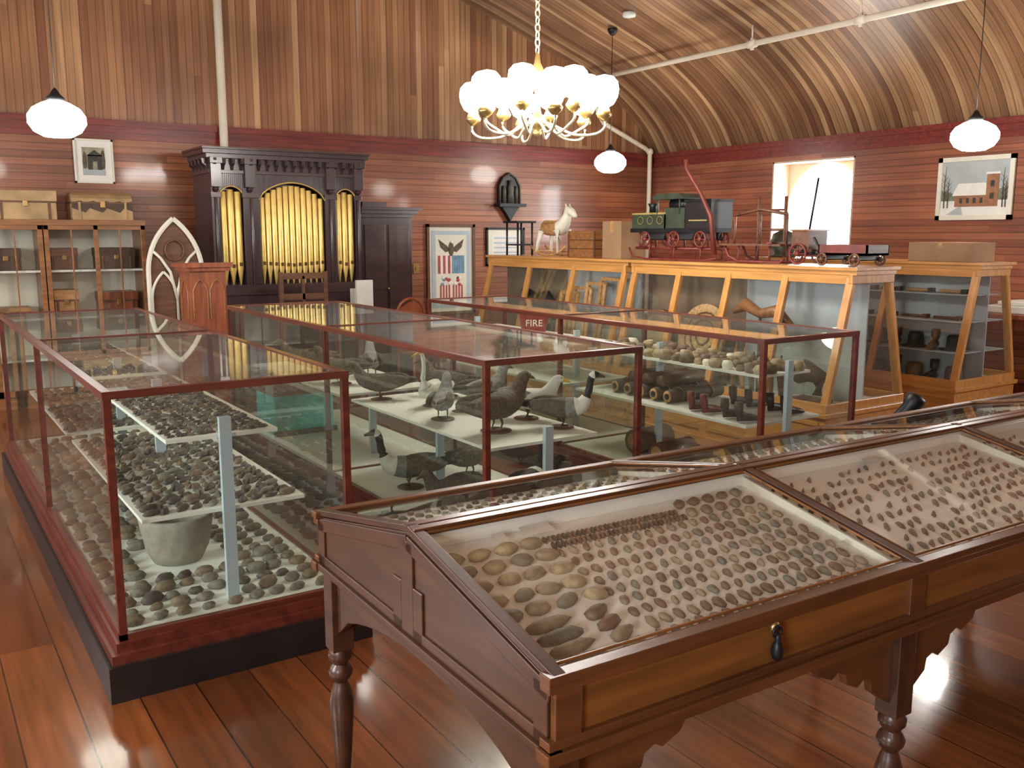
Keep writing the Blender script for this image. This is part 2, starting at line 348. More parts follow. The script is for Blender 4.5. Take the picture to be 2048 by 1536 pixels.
for i in range(12):
    a=2*math.pi*i/12+.15;r=.43 if i%2==0 else .32;zz=0 if i%2==0 else .04
    d=V((math.cos(a),math.sin(a),0));P=lambda s,z:V((cx,cy,z))+d*s
    q=cr([P(.04,2.30),P(.12,2.27),P(.24 if r>.4 else .18,2.215),P(r-.05,2.215+zz),P(r+.01,2.26+zz),P(r,2.32+zz)],3)
    b.tube([V(p) for p in q],.0085,ARMW,6)
    c=P(r,0); b.lathe((c.x,c.y,0),[(.012,2.29+zz),(.04,2.315+zz),(.05,2.335+zz),(.04,2.35+zz),(.03,2.375+zz)],BRASS,12)
    b.lathe((c.x,c.y,2.465+zz),[(.03,-.09),(.06,-.072),(.083,-.03),(.090,.015),(.082,.06),(.055,.09),(.01,.102)],LAMPC,16)
z=2.72;i=0
while z<ceil_z(cx)-.05:
    b.torus((cx,cy,z+.02),.016,.005,ARMW,'y' if i%2 else 'x',8,5,sc=(1,1.7));z+=.044;i+=1
b.lathe((cx,cy,ceil_z(cx)-.07),[(.01,0),(.05,.02),(.07,.065)],BRASS);b.obj()
# ---------------------------------------------------------------- low glass cases
def glass_case(x0,x1,y0,y1,yd,shelves,H=1.08):
    b=B('glass_display_case');cx=(x0+x1)/2
    b.box(x0-.05,x1+.05,y0-.05,y1+.05,0,.13,PLINTH); b.box(x0-.035,x1+.035,y0-.035,y1+.035,.13,.165,CH)
    b.box(x0-.015,x1+.015,y0-.015,y1+.015,.165,.2,CH); b.box(x0+.01,x1-.01,y0+.01,y1-.01,.2,.215,WHITE)
    w=.026
    for x in(x0,x1-w):
        for y in(y0,yd-w/2,y1-w): b.box(x,x+w,y,y+w,.2,H-.001,CH)
        b.box(x-.002,x+w+.002,y0,y1,H-.026,H,CH); b.box(x,x+w,y0,y1,.2,.222,CH)
    for y in(y0,yd-w/2,y1-w): b.box(x0,x1,y-.002,y+w,H-.026,H+.001,CHX); b.box(x0,x1,y,y+w,.2,.222,CHX)
    xs,xe,ys,ye=x0+.014,x1-.014,y0+.014,y1-.014
    for x in(xs,xe): b.quad((x,ys,.2),(x,ye,.2),(x,ye,H-.01),(x,ys,H-.01),mat=GLASS)
    for y in(ys,ye): b.quad((xs,y,.2),(xe,y,.2),(xe,y,H-.01),(xs,y,H-.01),mat=GLASS)
    b.quad((xs,ys,H-.004),(xe,ys,H-.004),(xe,ye,H-.004),(xs,ye,H-.004),mat=GLASST)
    ztop=max(s[0] for s in shelves)
    for (z,hw) in shelves:
        for (a,c) in((y0+.17,yd-.08),(yd+.08,y1-.17)): b.box(cx-hw,cx+hw,a,c,z-.014,z,WHITE)
    for y in(y0+.15,(y0+yd)/2+.3,yd+.3,y1-.16): b.box(cx-.022,cx+.022,y-.012,y+.012,.215,ztop+.07,POST)
    b.obj()
glass_case(.53,1.41,3.25,6.95,5.1,[(.855,.21),(.57,.31)])
glass_case(2.0,2.87,3.2,6.8,4.95,[(.655,.31)])
glass_case(3.57,4.33,3.08,6.6,4.8,[(.86,.2),(.6,.3)])
def field(b,x0,x1,y0,y1,z,dx,dy,sz,mats,kind,M=None,ang=0,aj=.3,asp=.5,hh=.25,skip=0,sj=.25,avoid=None):
    y=y0
    while y<=y1:
        x=x0
        while x<=x1:
            if R.random()>=skip:
                l=sz*(1+R.uniform(-sj,sj));px_,py_=x+R.uniform(-.12,.12)*dx,y+R.uniform(-.12,.12)*dy
                if not(avoid and avoid(px_,py_)):
                    b.stone((px_,py_,z),l,l*asp*(1+R.uniform(-.15,.15)),l*hh,ang+R.uniform(-aj,aj),R.choice(mats),M,kind if kind<3 else R.choice((0,1,2)))
            x+=dx
        y+=dy
b=B('arrowhead_collection')
for a,c in((3.46,4.98),(5.22,6.74)):
    field(b,.79,1.15,a,c,.856,.038,.046,.042,[ST[2],ST[0],ST[4],ST[2]],3,ang=.3,aj=.5)
b.obj()
pav=lambda x,y: abs(x-.97)<.04 and abs((y-3.4))<.06
b=B('stone_blade_collection')
for a,c in((3.47,4.96),(5.24,6.72)):
    field(b,.70,1.25,a,c,.571,.058,.06,.07,[ST[2],ST[2],ST[0],ST[4]],3,ang=.8,aj=.5,avoid=pav)
b.obj()
b=B('stone_axe_collection')
mor=lambda x,y:(abs(x-.9)<.2 and abs(y-3.95)<.2) or (abs(x-.97)<.05 and abs(y-3.4)<.06)
field(b,.60,1.36,3.34,6.8,.216,.088,.092,.078,[ST[4],ST[0],ST[4],ST[2],ST[0]],0,ang=.2,aj=.4,asp=.68,hh=.38,avoid=mor)
b.obj()
b=B('stone_mortar');b.lathe((.9,3.95,.216),[(.10,0),(.13,.06),(.15,.17),(.155,.2),(.13,.2),(.10,.09),(.02,.07)],STONEB,20);b.obj()
# ---------------------------------------------------------------- birds
def bird(name,x,y,z,ang,s,kind,base=True):
    s*=.94
    b=B(name)
    necks={'goose':[(.27,.30,.10),(.33,.40,.06),(.36,.50,.045),(.37,.58,.042),(.39,.65,.048),(.43,.68,.046),(.48,.67,.028),(.55,.65,.012)],
     'gull':[(.27,.30,.11),(.33,.38,.085),(.37,.45,.07),(.40,.49,.065),(.44,.51,.055),(.48,.50,.03),(.52,.49,.02),(.57,.47,.008)],
     'heron':[(.22,.34,.08),(.27,.46,.04),(.24,.60,.032),(.25,.74,.03),(.28,.84,.032),(.33,.88,.04),(.38,.87,.02),(.56,.83,.006)]}
    nk=necks['goose' if kind in('goose','loon') else 'heron' if kind in('heron','swan') else 'gull']
    body=[(-.52,.27,(.01,.05)),(-.40,.27,(.03,.07)),(-.25,.26,(.08,.11)),(-.08,.25,(.125,.14)),(.08,.25,(.135,.15)),(.2,.27,(.12,.135))]
    pts=[(a,0,c) for a,c,_ in body]+[(a,0,c) for a,c,_ in nk]; rd=[r for *_,r in body]+[r for *_,r in nk]
    C={'goose':([FK,FW,FB,FB,FG,FW,FW,FK,FK,FK,FW,FK,BILL],FB),'loon':([FK,FK,FK,FK,FW,FW,FK,FK,FK,FK,FK,FK,BILL],FK),
       'gull':([FW,FW,FW,FW,FW,FW,FW,FW,FW,FW,FW,BILLY,BILLY],FG),'duck':([FB,FB,FB,FB,FB,FB,FB,FB,FB,FB,FB,BILL,BILL],FB),
       'grey':([FG,FG,FG,FG,FG,FG,FG,FG,FG,FG,FG,BILL,BILL],FB),'heron':([FG,FG,FG,FG,FG,FG,FW,FW,FW,FW,FW,BILLY,BILLY],FG),
       'swan':([FW]*11+[BILLY,BILLY],FW)}[kind]
    P2=cr([p+((r if isinstance(r,tuple) else (r,r))) for p,r in zip(pts,rd)],2)
    ml=[]
    for c in C[0]: ml+=[c,c]
    b.tube([(p[0]*s,0,p[2]*s) for p in P2],[(max(.002,p[3])*s,max(.002,p[4])*s) for p in P2],ml,12)
    hd=V((nk[4][0],0,nk[4][1])) if kind not in('heron','swan') else V((.31,0,.88))
    for e in(-1,1):
        b.ell((-.1*s,e*.115*s,.285*s),(.3*s,.04*s,.10*s),C[1],Euler((e*.15,.06,-e*.08)),12,8)
        b.ell((-.36*s,e*.05*s,.30*s),(.16*s,.02*s,.04*s),FK if kind in('goose','gull') else C[1],Euler((0,.05,e*.25)),8,5)
        b.ell(((hd.x+.025)*s,e*.043*s,(hd.z+.02)*s),(.008*s,.005*s,.008*s),FK,None,6,4)
        lx=.02; b.tube([(lx*s,e*.06*s,.15*s),((lx+.03)*s,e*.06*s,.08*s),(lx*s,e*.06*s,.02*s)],[.02*s,.011*s,.01*s],BILL,6)
        for t in(-.5,0,.5): b.tube([(lx*s,e*.06*s,.022*s),((lx+.08)*s,(e*.06+t*.06)*s,.018*s)],[.01*s,.004*s],BILL,5)
    if base: b.lathe((0.02*s,0,0),[(.15*s,0),(.16*s,.006*s),(.155*s,.012*s)],BRW,14)
    b.obj(0,(x,y,z),(0,0,ang))
Z=.657
bird('stuffed_goose',2.66,3.56,Z,-.75,.42,'goose');bird('stuffed_gull',2.64,3.84,Z,-.75,.44,'gull');bird('stuffed_duck',2.34,3.66,Z,.2,.52,'duck')
bird('stuffed_goose',2.27,4.05,Z,.9,.42,'grey');bird('stuffed_heron',2.42,4.42,Z,3.6,.38,'swan');bird('stuffed_duck',2.62,4.22,Z,.2,.44,'grey')
bird('stuffed_duck',2.27,4.75,Z,2.6,.42,'duck');bird('stuffed_gull',2.64,4.63,Z,2.2,.42,'duck')
bird('stuffed_loon',2.46,3.58,.216,-.3,.46,'loon');bird('stuffed_loon',2.70,3.88,.216,.5,.42,'loon');bird('stuffed_duck',2.25,3.92,.216,3.4,.46,'duck')
bird('stuffed_goose',2.27,4.4,.216,2.8,.5,'goose');bird('stuffed_duck',2.66,4.45,.216,0.3,.45,'duck');bird('stuffed_duck',2.7,3.42,.216,1.2,.36,'duck')
bird('stuffed_duck',2.3,5.4,Z,2.2,.45,'duck');bird('stuffed_gull',2.6,5.6,Z,1.2,.45,'grey');bird('stuffed_duck',2.3,6.0,Z,2.8,.45,'duck')
b=B('cyan_reflection_box');b.box(2.08,2.5,6.05,6.45,.216,.5,TURQ);b.box(2.06,2.52,6.03,6.47,.5,.52,BRW);b.box(2.06,2.52,6.03,6.05,.216,.25,BRW);b.obj()  # invented box, its cyan colour stands in for a reflection in the glass
# ---------------------------------------------------------------- third case contents
b=B('shell_collection')
field(b,3.79,4.1,3.28,4.65,.861,.07,.08,.075,[ST[1],ST[3],ST[0],CREAM,ST[1]],0,aj=3,asp=.8,hh=.6,sj=.45,avoid=lambda x,y:abs(x-3.95)<.04 and abs(y-3.23)<.08);b.obj()
def shoe(b,x,y,z,s,m,a):
    M=Matrix.Translation((x,y,z))@Matrix.Rotation(a,4,'Z')
    b.tube([M@V(p) for p in((-.05*s,0,.14*s),(-.05*s,0,.08*s),(-.04*s,0,.038*s),(.03*s,0,.033*s),(.09*s,0,.024*s),(.12*s,0,.016*s))],[.03*s,.03*s,(.035*s,.032*s),(.028*s,.033*s),(.02*s,.033*s),(.008*s,.015*s)],m,10)
b=B('old_shoe_collection')
for i,(x,y,m,a) in enumerate([(3.72,3.32,LEATHD,-.3),(3.74,3.44,LEATHD,-.3),(3.74,3.6,REDP,-.2),(3.75,3.71,REDP,-.2),(4.08,3.32,BLACK,-.2),(4.09,3.43,BLACK,-.2),(4.08,3.58,LEATHD,-.2),(4.08,3.7,LEATHD,-.2)]):
    shoe(b,x,y,.601,.8,m,a)
b.obj()
b=B('rolled_bark_bundle')
for i in range(5): 
    y=3.95+.12*i;M0=[(3.75,y,.645),(3.9,y+.01,.648),(4.05,y+.01,.644),(4.2,y+.02,.646)]
    b.tube(M0,[.04,.044,.039,.043],LEATHD,10); b.cyl((3.748,y,.645),(3.742,y,.645),.034,TANW,n=10);b.cyl((3.741,y,.645),(3.739,y,.645),.02,BLACK,n=10)
    for x in(3.85,4.1): b.torus((x,y+.01,.647),.043,.004,TANW,'x',12,4)
for i in range(3): b.cyl((3.78,4.05+.13*i,.72),(4.15,4.08+.13*i,.72),.036,BRW,n=10)
b.obj()
b=B('log_section_collection')
for i,(x,y,r,l) in enumerate([(3.72,3.3,.06,.3),(3.8,3.55,.07,.35),(3.72,4.0,.07,.3),(3.8,4.3,.08,.3)]):
    b.cyl((x,y,.217+r),(x+l,y+.03,.217+r),r,BRW,n=12); b.cyl((x-.002,y,.217+r),(x-.006,y,.217+r),r*.7,TANW,n=12)
b.obj()
bk=B('fire_bucket');bk.lathe((0,0,0),[(.085,0),(.12,.165),(.124,.175),(.112,.175),(.08,.02)],FIRER,20);bk.torus((0,0,.165),.12,.003,BLACK,'y',16,6,(0,math.pi),(1,.3))
fo=bk.obj(0,(3.93,5.6,.861))
fc=bpy.data.curves.new('fire_text','FONT');fc.body='FIRE';fc.size=.07;fc.extrude=.001;fc.align_x='CENTER';fc.materials.append(CREAM)
ft=bpy.data.objects.new('fire_lettering',fc);bpy.context.scene.collection.objects.link(ft);ft.parent=fo;ft.location=(-.068,-.101,.07);ft.rotation_euler=(math.radians(100),0,math.radians(-34))
# ---------------------------------------------------------------- gabled desk case
b=B('sloped_desk_display_case');HW=.565;ZR=.946;ZE=.834;NM=4
BB,BF=.896,.800
b.box(.0,NM,-HW+.01,HW-.01,.70,.715,DESKD)
for sg in(-1,1):
    y=sg*HW
    b.box(0,NM,y,y-sg*.025,.70,ZE-.01,DESKF if sg<0 else DESKD)
    for k in range(NM+1):
        x=min(max(k,.03),NM-.03); b.box(x-.028,x+.028,y+sg*.010,y-sg*.02,.70,ZE-.012,DESK)
    b.box(-.012,NM+.012,y+sg*.012,y-sg*.02,.70,.718,DESK); b.box(-.02,NM+.02,y+sg*.022,y-sg*.02,.676,.70,DESK)
    b.box(-.012,NM+.012,y+sg*.012,y-sg*.02,ZE-.026,ZE-.010,DESK)
    Q=lambda x,t,dz=0:(x,sg*HW*t,ZR+(ZE-ZR)*t+dz)
    b.beam(Q(-.015,1),Q(NM+.015,1),.034,.018,DESK)
    b.beam(Q(0,.03,.002),Q(NM,.03,.002),.028,.018,DESK)
    for k in range(NM+1):
        x=min(max(k,.010),NM-.010); b.beam(Q(x,.0,.003),Q(x,1.02,.003),.026,.016,DESKD)
    for k in range(NM): b.quad(Q(k+.012,.04),Q(k+.988,.04),Q(k+.988,.98),Q(k+.012,.98),mat=GLASSD)
    for k in range(NM):
        for a,c in(((k+.024,.066),(k+.976,.066)),((k+.024,.957),(k+.976,.957)),((k+.024,.066),(k+.024,.957)),((k+.976,.066),(k+.976,.957))):
            b.beam(Q(a[0],a[1],.006),Q(c[0],c[1],.006),.006,.006,DESKF)
    b.add([(.018,sg*.55,BF),(NM-.018,sg*.55,BF),(NM-.018,sg*.02,BB),(.018,sg*.02,BB)],[(0,1,2,3)],BED)
b.box(.02,NM-.02,-.018,.018,.715,ZR-.012,BED)
for x0,x1 in((0,.016),(NM-.016,NM)):
    b.prism([(x0,-HW,.70),(x0,HW,.70),(x0,HW,ZE-.01),(x0,0,ZR-.006),(x0,-HW,ZE-.01)],(x1-x0,0,0),DESKD)
for k in range(1,NM):
    b.prism([(k-.005,-HW+.02,.70),(k-.005,HW-.02,.70),(k-.005,HW-.02,ZE-.02),(k-.005,0,ZR-.02),(k-.005,-HW+.02,ZE-.02)],(.01,0,0),CREAM)
for xe,s in((0,-1),(NM,1)):
    for y0,y1 in((-.56,-.03),(.03,.56)):
        b.box(xe,xe+s*.006,y0,y0+.045,.70,.82,DESKD);b.box(xe,xe+s*.006,y1-.045,y1,.70,.82,DESKD);b.box(xe,xe+s*.006,y0,y1,.70,.725,DESKD)
    b.box(xe,xe+s*.006,-.03,.03,.70,.92,DESKD)
    b.beam((xe+s*.003,-HW,ZE-.03),(xe+s*.003,0,ZR-.03),.006,.035,DESKD);b.beam((xe+s*.003,HW,ZE-.03),(xe+s*.003,0,ZR-.03),.006,.035,DESKD)
    b.box(xe-.015,xe+.015,-HW-.02,HW+.02,.68,.70,DESKD)
    n=14;xq=xe+(.02 if s<0 else -.04);pt=[(xq,-.5,.68),(xq,.5,.68)]
    low=[(xq,.5-1.0*i/n,.50+.13*math.sin(math.pi*i/n)**.55) for i in range(n+1)]
    b.prism(pt+low,(.02,0,0),DESKD)
legp=[(.018,0),(.024,.01),(.026,.04),(.017,.06),(.022,.08),(.027,.16),(.032,.24),(.034,.29),(.024,.33),(.018,.345),(.03,.36),(.034,.375),(.028,.39),(.02,.40),(.032,.415),(.034,.43),(.026,.45)]
for k in range(NM+1):
    x=min(max(k,.034),NM-.034)
    for y in(-.53,.53):
        b.lathe((x,y,0),legp,DESKD,16);b.box(x-.03,x+.03,y-.03,y+.03,.445,.68,DESKD)
        for s in(-1,1):
            if (k==0 and s<0) or (k==NM and s>0): continue
            e=x+s*.03
            o=[(0,.68),(.34,.68),(.33,.652),(.30,.64),(.27,.645),(.255,.62),(.21,.60),(.19,.612),(.165,.60),(.16,.575),(.12,.555),(.10,.57),(.075,.56),(.07,.53),(.03,.50),(0,.48)]
            b.prism([(e+s*u,y-.01,w) for u,w in o],(0,.02,0),DESK)
for y in(-.5,.5): b.box(.05,NM-.05,y-.01,y+.01,.62,.68,DESKD)
DX,DY,DR,DS=.9,1.77,math.radians(-1.3),(1.045,1,1)
b.obj(.002,(DX,DY,0),(0,0,DR),DS)
def pull(lx):
    b=B('drawer_drop_pull');b.cyl((0,0,0),(0,-.012,0),.012,BRASS);b.torus((0,-.014,-.008),.012,.003,BLACK,'y',12,5)
    b.lathe((0,-.016,-.07),[(.004,0),(.010,.006),(.014,.02),(.010,.035),(.006,.045),(.008,.05),(.003,.06)],BLACK,12)
    p=Matrix.Rotation(DR,4,'Z')@V((lx*DS[0],-HW-.003,.80)); b.obj(0,(DX+p.x,DY+p.y,p.z),(0,0,DR))
pull(.53);pull(2.5)
def desk_items(name,fn):
    b=B(name);fn(b);b.obj(0,(DX,DY,0),(0,0,DR),DS)
def bedM(sg):
    sl=math.atan2(BB-BF,.53)
    return Matrix.Translation((0,sg*.02,BB+.0005))@Matrix.Rotation(sl if sg<0 else -sl,4,'X')
def pane1(b):
    M=bedM(-1)
    sm=[DSL[0],DSL[1],DSL[2],DSL[3],DSL[1]]
    for j in range(2):
        for i in range(30): b.stone((.30+.0135*i+j*.005,-.065-j*.03,0),.025,.010,.01,1.57+R.uniform(-.15,.15),R.choice([ST[3],ST[2]]),M,2)
    for j in range(9):
        r=-.130-.0445*j
        x=.30+.01*(j%2)
        while x<.95:
            sz=.031*(1+(.2 if j>6 else 0))*(1.2 if x>.76 else 1)*R.uniform(.9,1.1)
            b.stone((x,r+R.uniform(-.003,.003),0),sz*1.05,sz*R.uniform(.45,.68),.011,1.57+R.uniform(-.3,.3),R.choice(sm),M,R.choice((0,0,1)))
            x+=.036*(1.15 if x>.76 else 1)
    for j in range(2):
        for i in range(5): b.stone((.73+.05*i,-.035-.05*j,0),.044,.033,.014,.8+R.uniform(-.5,.5),R.choice(sm),M,0)
    for j in range(5):
        r=-.075-.060*j;x=.06
        while x<.27:
            sz=R.uniform(.054,.064); b.stone((x,r+R.uniform(-.004,.004),0),sz,sz*R.uniform(.55,.70),.02,R.uniform(-.4,.4),R.choice([ST[1],DSL[0],DSL[0],DSL[2]]) ,M,0); x+=sz+.007
    for i,(l,w) in enumerate([(.11,.034),(.12,.035),(.11,.033),(.115,.034)]): 
        b.stone((.11,-.372-.042*i,0),l,w,.02,.08,DSL[2 if i%2 else 0],M,0); b.stone((.225,-.372-.042*i,0),.068,.034,.02,.3,R.choice(DSL),M,0)
desk_items('stone_tool_collection',pane1)
def pane2(b):
    M=bedM(-1)
    for p in(1,2,3):
        for j in range(10):
            r=-.05-.05*j;x=p+.05
            while x<p+.96:
                sz=R.uniform(.032,.042) if j>1 else R.uniform(.024,.03)
                if R.random()>.12: b.stone((x,r+R.uniform(-.008,.008),0),sz,sz*.38,.010,1.57-.5+R.uniform(-.5,.4),R.choice([DSL[1],DSL[3],DSL[2],ST[3]]),M,R.choice((1,2)))
                x+=R.uniform(.034,.044)
desk_items('projectile_point_collection',pane2)
def pane3(b):
    M=bedM(1)
    for p in range(4):
        for j in range(8):
            x=p+.08
            while x<p+.94:
                b.stone((x,.06+.058*j,0),.036,.02,.01,1.57+R.uniform(-.5,.5),R.choice(DSL),M,R.choice((0,1,2)));x+=.05
desk_items('flint_flake_collection',pane3)
b=B('label_card');M=bedM(-1)
for x,r,w,h in((.30,-.03,.08,.04),(.2,-.03,.03,.03),(1.5,-.025,.06,.025),(2.4,-.025,.06,.025),(.95,-.38,.03,.02)):
    b.add([(x-w/2,r-h/2,.015),(x+w/2,r-h/2,.015),(x+w/2,r+h/2,.018),(x-w/2,r+h/2,.018)],[(0,1,2,3)],PAPER,False,M)
b.obj(0,(DX,DY,0),(0,0,DR),DS)
# ---------------------------------------------------------------- tall slant-front oak cases
def tall_case(xc,y0,y1,nb,hb=.43,ht=.2,zb=.42,zt=1.36,back=GREYB):
    b=B('slant_front_oak_case')
    b.box(xc-hb-.03,xc+hb+.03,y0-.03,y1+.03,0,.07,OAKY); b.box(xc-hb,xc+hb,y0,y1,.07,zb-.03,OAKY)
    b.box(xc-hb-.02,xc+hb+.02,y0-.02,y1+.02,zb-.03,zb,OAKY)
    b.box(xc-ht-.04,xc+ht+.04,y0-.04,y1+.04,zt,zt+.022,OAKY);b.box(xc-ht-.02,xc+ht+.02,y0-.02,y1+.02,zt-.03,zt,OAKY)
    b.box(xc-hb+.02,xc+hb-.02,y0+.02,y1-.02,zb,zb+.01,WHITE)
    for s in(-1,1):
        for i in range(nb+1):
            y=y0+.028+(y1-y0-.056)*i/nb; b.beam((xc+s*(hb-.015),y,zb),(xc+s*(ht-.01),y,zt-.02),.035,.056,OAK,(0,1,0))
        b.beam((xc+s*(hb-.02),y0,zb+.03),(xc+s*(hb-.02),y1,zb+.03),.035,.06,OAKY);b.beam((xc+s*(ht+.0),y0,zt-.06),(xc+s*(ht+.0),y1,zt-.06),.03,.06,OAKY)
        b.quad((xc+s*(hb-.015),y0+.03,zb),(xc+s*(hb-.015),y1-.03,zb),(xc+s*(ht-.01),y1-.03,zt),(xc+s*(ht-.01),y0+.03,zt),mat=GLASSC)
        for i in range(nb):
            a=y0+(y1-y0)*i/nb+.05;c=y0+(y1-y0)*(i+1)/nb-.05
            b.box(xc+s*hb,xc+s*(hb+.008),a,c,.12,.15,OAKY);b.box(xc+s*hb,xc+s*(hb+.008),a,c,.33,.36,OAKY)
    for y,s in((y0,-1),(y1,1)):
        yy=y-s*.014
        b.quad((xc-hb+.02,yy,zb),(xc+hb-.02,yy,zb),(xc+ht-.02,yy,zt),(xc-ht+.02,yy,zt),mat=GLASSC)
        b.beam((xc-hb,yy,zb+.03),(xc+hb,yy,zb+.03),.03,.06,OAK); b.beam((xc-ht-.03,yy,zt-.055),(xc+ht+.03,yy,zt-.055),.03,.06,OAK)
    ym=y0+(y1-y0)*.5
    b.box(xc-.006,xc+.006,y0+.03,ym,zb,zt-.04,GREYB);b.box(xc-.006,xc+.006,ym,y1-.03,zb,zt-.04,back)
    return b
AX=5.46
b=tall_case(AX,3.8,6.0,4,back=BROWNB);b.obj(.002)
b=tall_case(AX,6.08,8.3,3,back=BROWNB);b.obj(.002)
b=tall_case(7.14,3.9,6.2,3)
for z,h in((.68,.33),(.92,.28),(1.13,.22)): b.box(7.14-h,7.14+h,3.95,6.15,z-.008,z,GREYB)
b.obj(.002)
# contents
b=B('wicker_tray')
M=Matrix.Translation((5.27,5.15,.80))@Matrix.Rotation(math.radians(-78),4,'Y')
b.lathe((0,0,0),[(.02,.0),(.2,.012),(.245,.03),(.26,.035),(.25,.045),(.2,.028),(.01,.02)],WICK,28,M)
for r in(.06,.12,.18): b.add([(r*math.cos(i*.3),r*math.sin(i*.3),.031) for i in range(22)]+[((r+.014)*math.cos(i*.3),(r+.014)*math.sin(i*.3),.034) for i in range(22)],[(i,i+1,23+i,22+i) for i in range(21)],BRW,False,M)
b.box(5.22,5.34,5.12,5.18,.431,.56,BRW)
b.obj()
b=B('hide_drum');M=Matrix.Translation((5.28,5.65,.80))@Matrix.Rotation(math.radians(-78),4,'Y')
b.lathe((0,0,0),[(.17,.0),(.18,.03),(.17,.06),(.02,.065)],[BRW,BRW,LEATH],24,M);b.box(5.24,5.34,5.6,5.7,.431,.64,BRW);b.obj()
b=B('wooden_yoke');b.tube([(5.27,4.3,.95),(5.27,4.45,1.05),(5.27,4.6,1.02),(5.27,4.74,1.08),(5.27,4.86,1.02)],[.02,.05,.035,.05,.02],OAKD,10)
for i in range(7): b.tube([(5.18,4.3+.09*i,.445),(5.20,4.33+.09*i,.6),(5.24,4.36+.085*i,.74+.03*(i%3))],[.016,.026,.006],R.choice([TANW,BRW,OAKD]),7)
b.cyl((5.27,4.6,.43),(5.27,4.6,1.02),.012,BRW);b.obj()
b=B('leather_saddle');b.tube([(5.2,4.0,.5),(5.22,4.0,.62),(5.22,4.12,.66),(5.22,4.2,.58)],[.04,.06,.08,.03],LEATHD,10);b.box(5.14,5.3,3.95,4.2,.431,.47,BRW);b.obj()
b=B('picture_frame_stack')
for i in range(4): 
    y=6.2+.2*i;b.beam((5.18,y,.44),(5.32,y+.05,1.2-.05*i),.03,.03,TANW);b.beam((5.18,y+.25,.44),(5.32,y+.3,1.2-.05*i),.03,.03,TANW);b.beam((5.32,y+.05,1.2-.05*i),(5.32,y+.3,1.2-.05*i),.03,.03,TANW);b.beam((5.18,y,.45),(5.18,y+.25,.45),.03,.03,TANW)
b.obj()
b=B('side_saddle_on_stand');b.tube([(5.27,7.15,.9),(5.27,7.3,.98),(5.27,7.45,.93),(5.27,7.6,1.0),(5.27,7.68,1.05)],[.04,.08,.075,.06,.03],BLACK,12)
for s in(-1,1): b.prism([(5.27+s*.04,7.25,.95),(5.27+s*.04,7.5,.95),(5.27+s*.07,7.45,.6),(5.27+s*.07,7.3,.6)],(.01,0,0),LEATHD)
b.cyl((5.27,7.4,.43),(5.27,7.4,.92),.02,BRW);b.lathe((5.27,7.4,.431),[(.09,0),(.09,.02),(.03,.03)],BRW);b.obj()
b=B('hat_and_shoe_collection')
def hat(x,y,z,s,m): b.lathe((x,y,z),[(.10*s,0),(.105*s,.008*s),(.06*s,.015*s),(.055*s,.09*s),(.045*s,.11*s),(.01,.113*s)],m,16)
y=4.05
while y<6.0:
    hat(6.93,y,.431,1.15,R.choice([BLACK,LEATHD]));shoe(b,6.88,y+.16,.431,1.2,BLACK,3.3);hat(7.0,y+.05,.681,1.1,BLACK);shoe(b,6.95,y+.2,.681,1.1,LEATHD,3.5);y+=.34
b.obj()
b=B('hand_tool_collection');y=4.05
while y<6.0:
    l=R.uniform(.16,.24)
    for z,x in((.921,6.98),(1.131,7.03)): b.cyl((x,y,z+.015),(x,y+l,z+.015),.012,R.choice([BRW,TANW,OAKD]),n=8);b.box(x-.03,x+.03,y,y+.035,z,z+.035,R.choice([BLACK,BRW]))
    y+=l+.05
b.obj()
# ---------------------------------------------------------------- things on the tall cases
T=1.383
b=B('rocking_horse')
def L(u,w,z): return (5.46+w,7.42-u,T+z)
for w in(-.09,.09):
    b.tube([L(-.29,w,.10),L(-.2,w,.045),L(-.1,w,.018),L(0,w,.011),L(.1,w,.018),L(.2,w,.045),L(.29,w,.10)],[(.012,.01)]*7,TANW,8)
    b.tube([L(-.13,w*.8,.25),L(-.17,w*.9,.15),L(-.19,w,.04)],[.035,.02,.015],CREAM,8);b.tube([L(.12,w*.8,.25),L(.17,w*.9,.15),L(.17,w,.035)],[.035,.02,.015],CREAM,8)
for u in(-.18,.18): b.cyl(L(u,-.1,.05),L(u,.1,.05),.01,TANW,n=8)
P2=[L(-.2,0,.26),L(-.14,0,.28),L(-.02,0,.27),L(.1,0,.28),L(.16,0,.33),L(.2,0,.4),L(.22,0,.45),L(.28,0,.42),L(.33,0,.38)]
b.tube(P2,[.03,.075,.07,.078,.06,.042,.045,.035,.02],[CREAM,TANW,TANW,CREAM,CREAM,CREAM,CREAM,CREAM],12)
for w in(-.02,.02): b.tube([L(.21,w,.47),L(.205,w*1.3,.51)],[.012,.003],CREAM,6)
b.tube([L(-.2,0,.28),L(-.26,0,.24),L(-.27,0,.14)],[.012,.02,.006],BRW,6);b.tube([L(.12,0,.38),L(.17,0,.44),L(.2,0,.48)],[.012,.018,.012],BRW,6)
b.box(5.40,5.52,7.37,7.53,T+.33,T+.35,TANW);b.obj()
def crate(name,x0,x1,y0,y1,z0,z1,m,slat=True):
    b=B(name);b.box(x0,x1,y0,y1,z0,z1,m)
    if slat:
        for y in(y0,y1): 
            for x in(x0,x1): b.box(x-.008,x+.008,y-.008,y+.008,z0,z1+.004,BRW)
        for k in(1,2): b.box(x0-.004,x1+.004,y0-.004,y1+.004,z0+(z1-z0)*k/3,z0+(z1-z0)*k/3+.005,BLACK)
        b.box(x0-.006,x1+.006,y0-.006,y1+.006,z1-.02,z1+.006,m)
    else:
        b.box(x0-.002,x1+.002,(y0+y1)/2-.02,(y0+y1)/2+.02,z0+(z1-z0)*.7,z1+.002,TANW)
    return b.obj(.002)
crate('wooden_crate',5.3,5.6,6.6,6.98,T,T+.24,OAKD);crate('cardboard_box',5.33,5.62,6.26,6.52,T,T+.33,CARD,False)
b=B('side_stand')
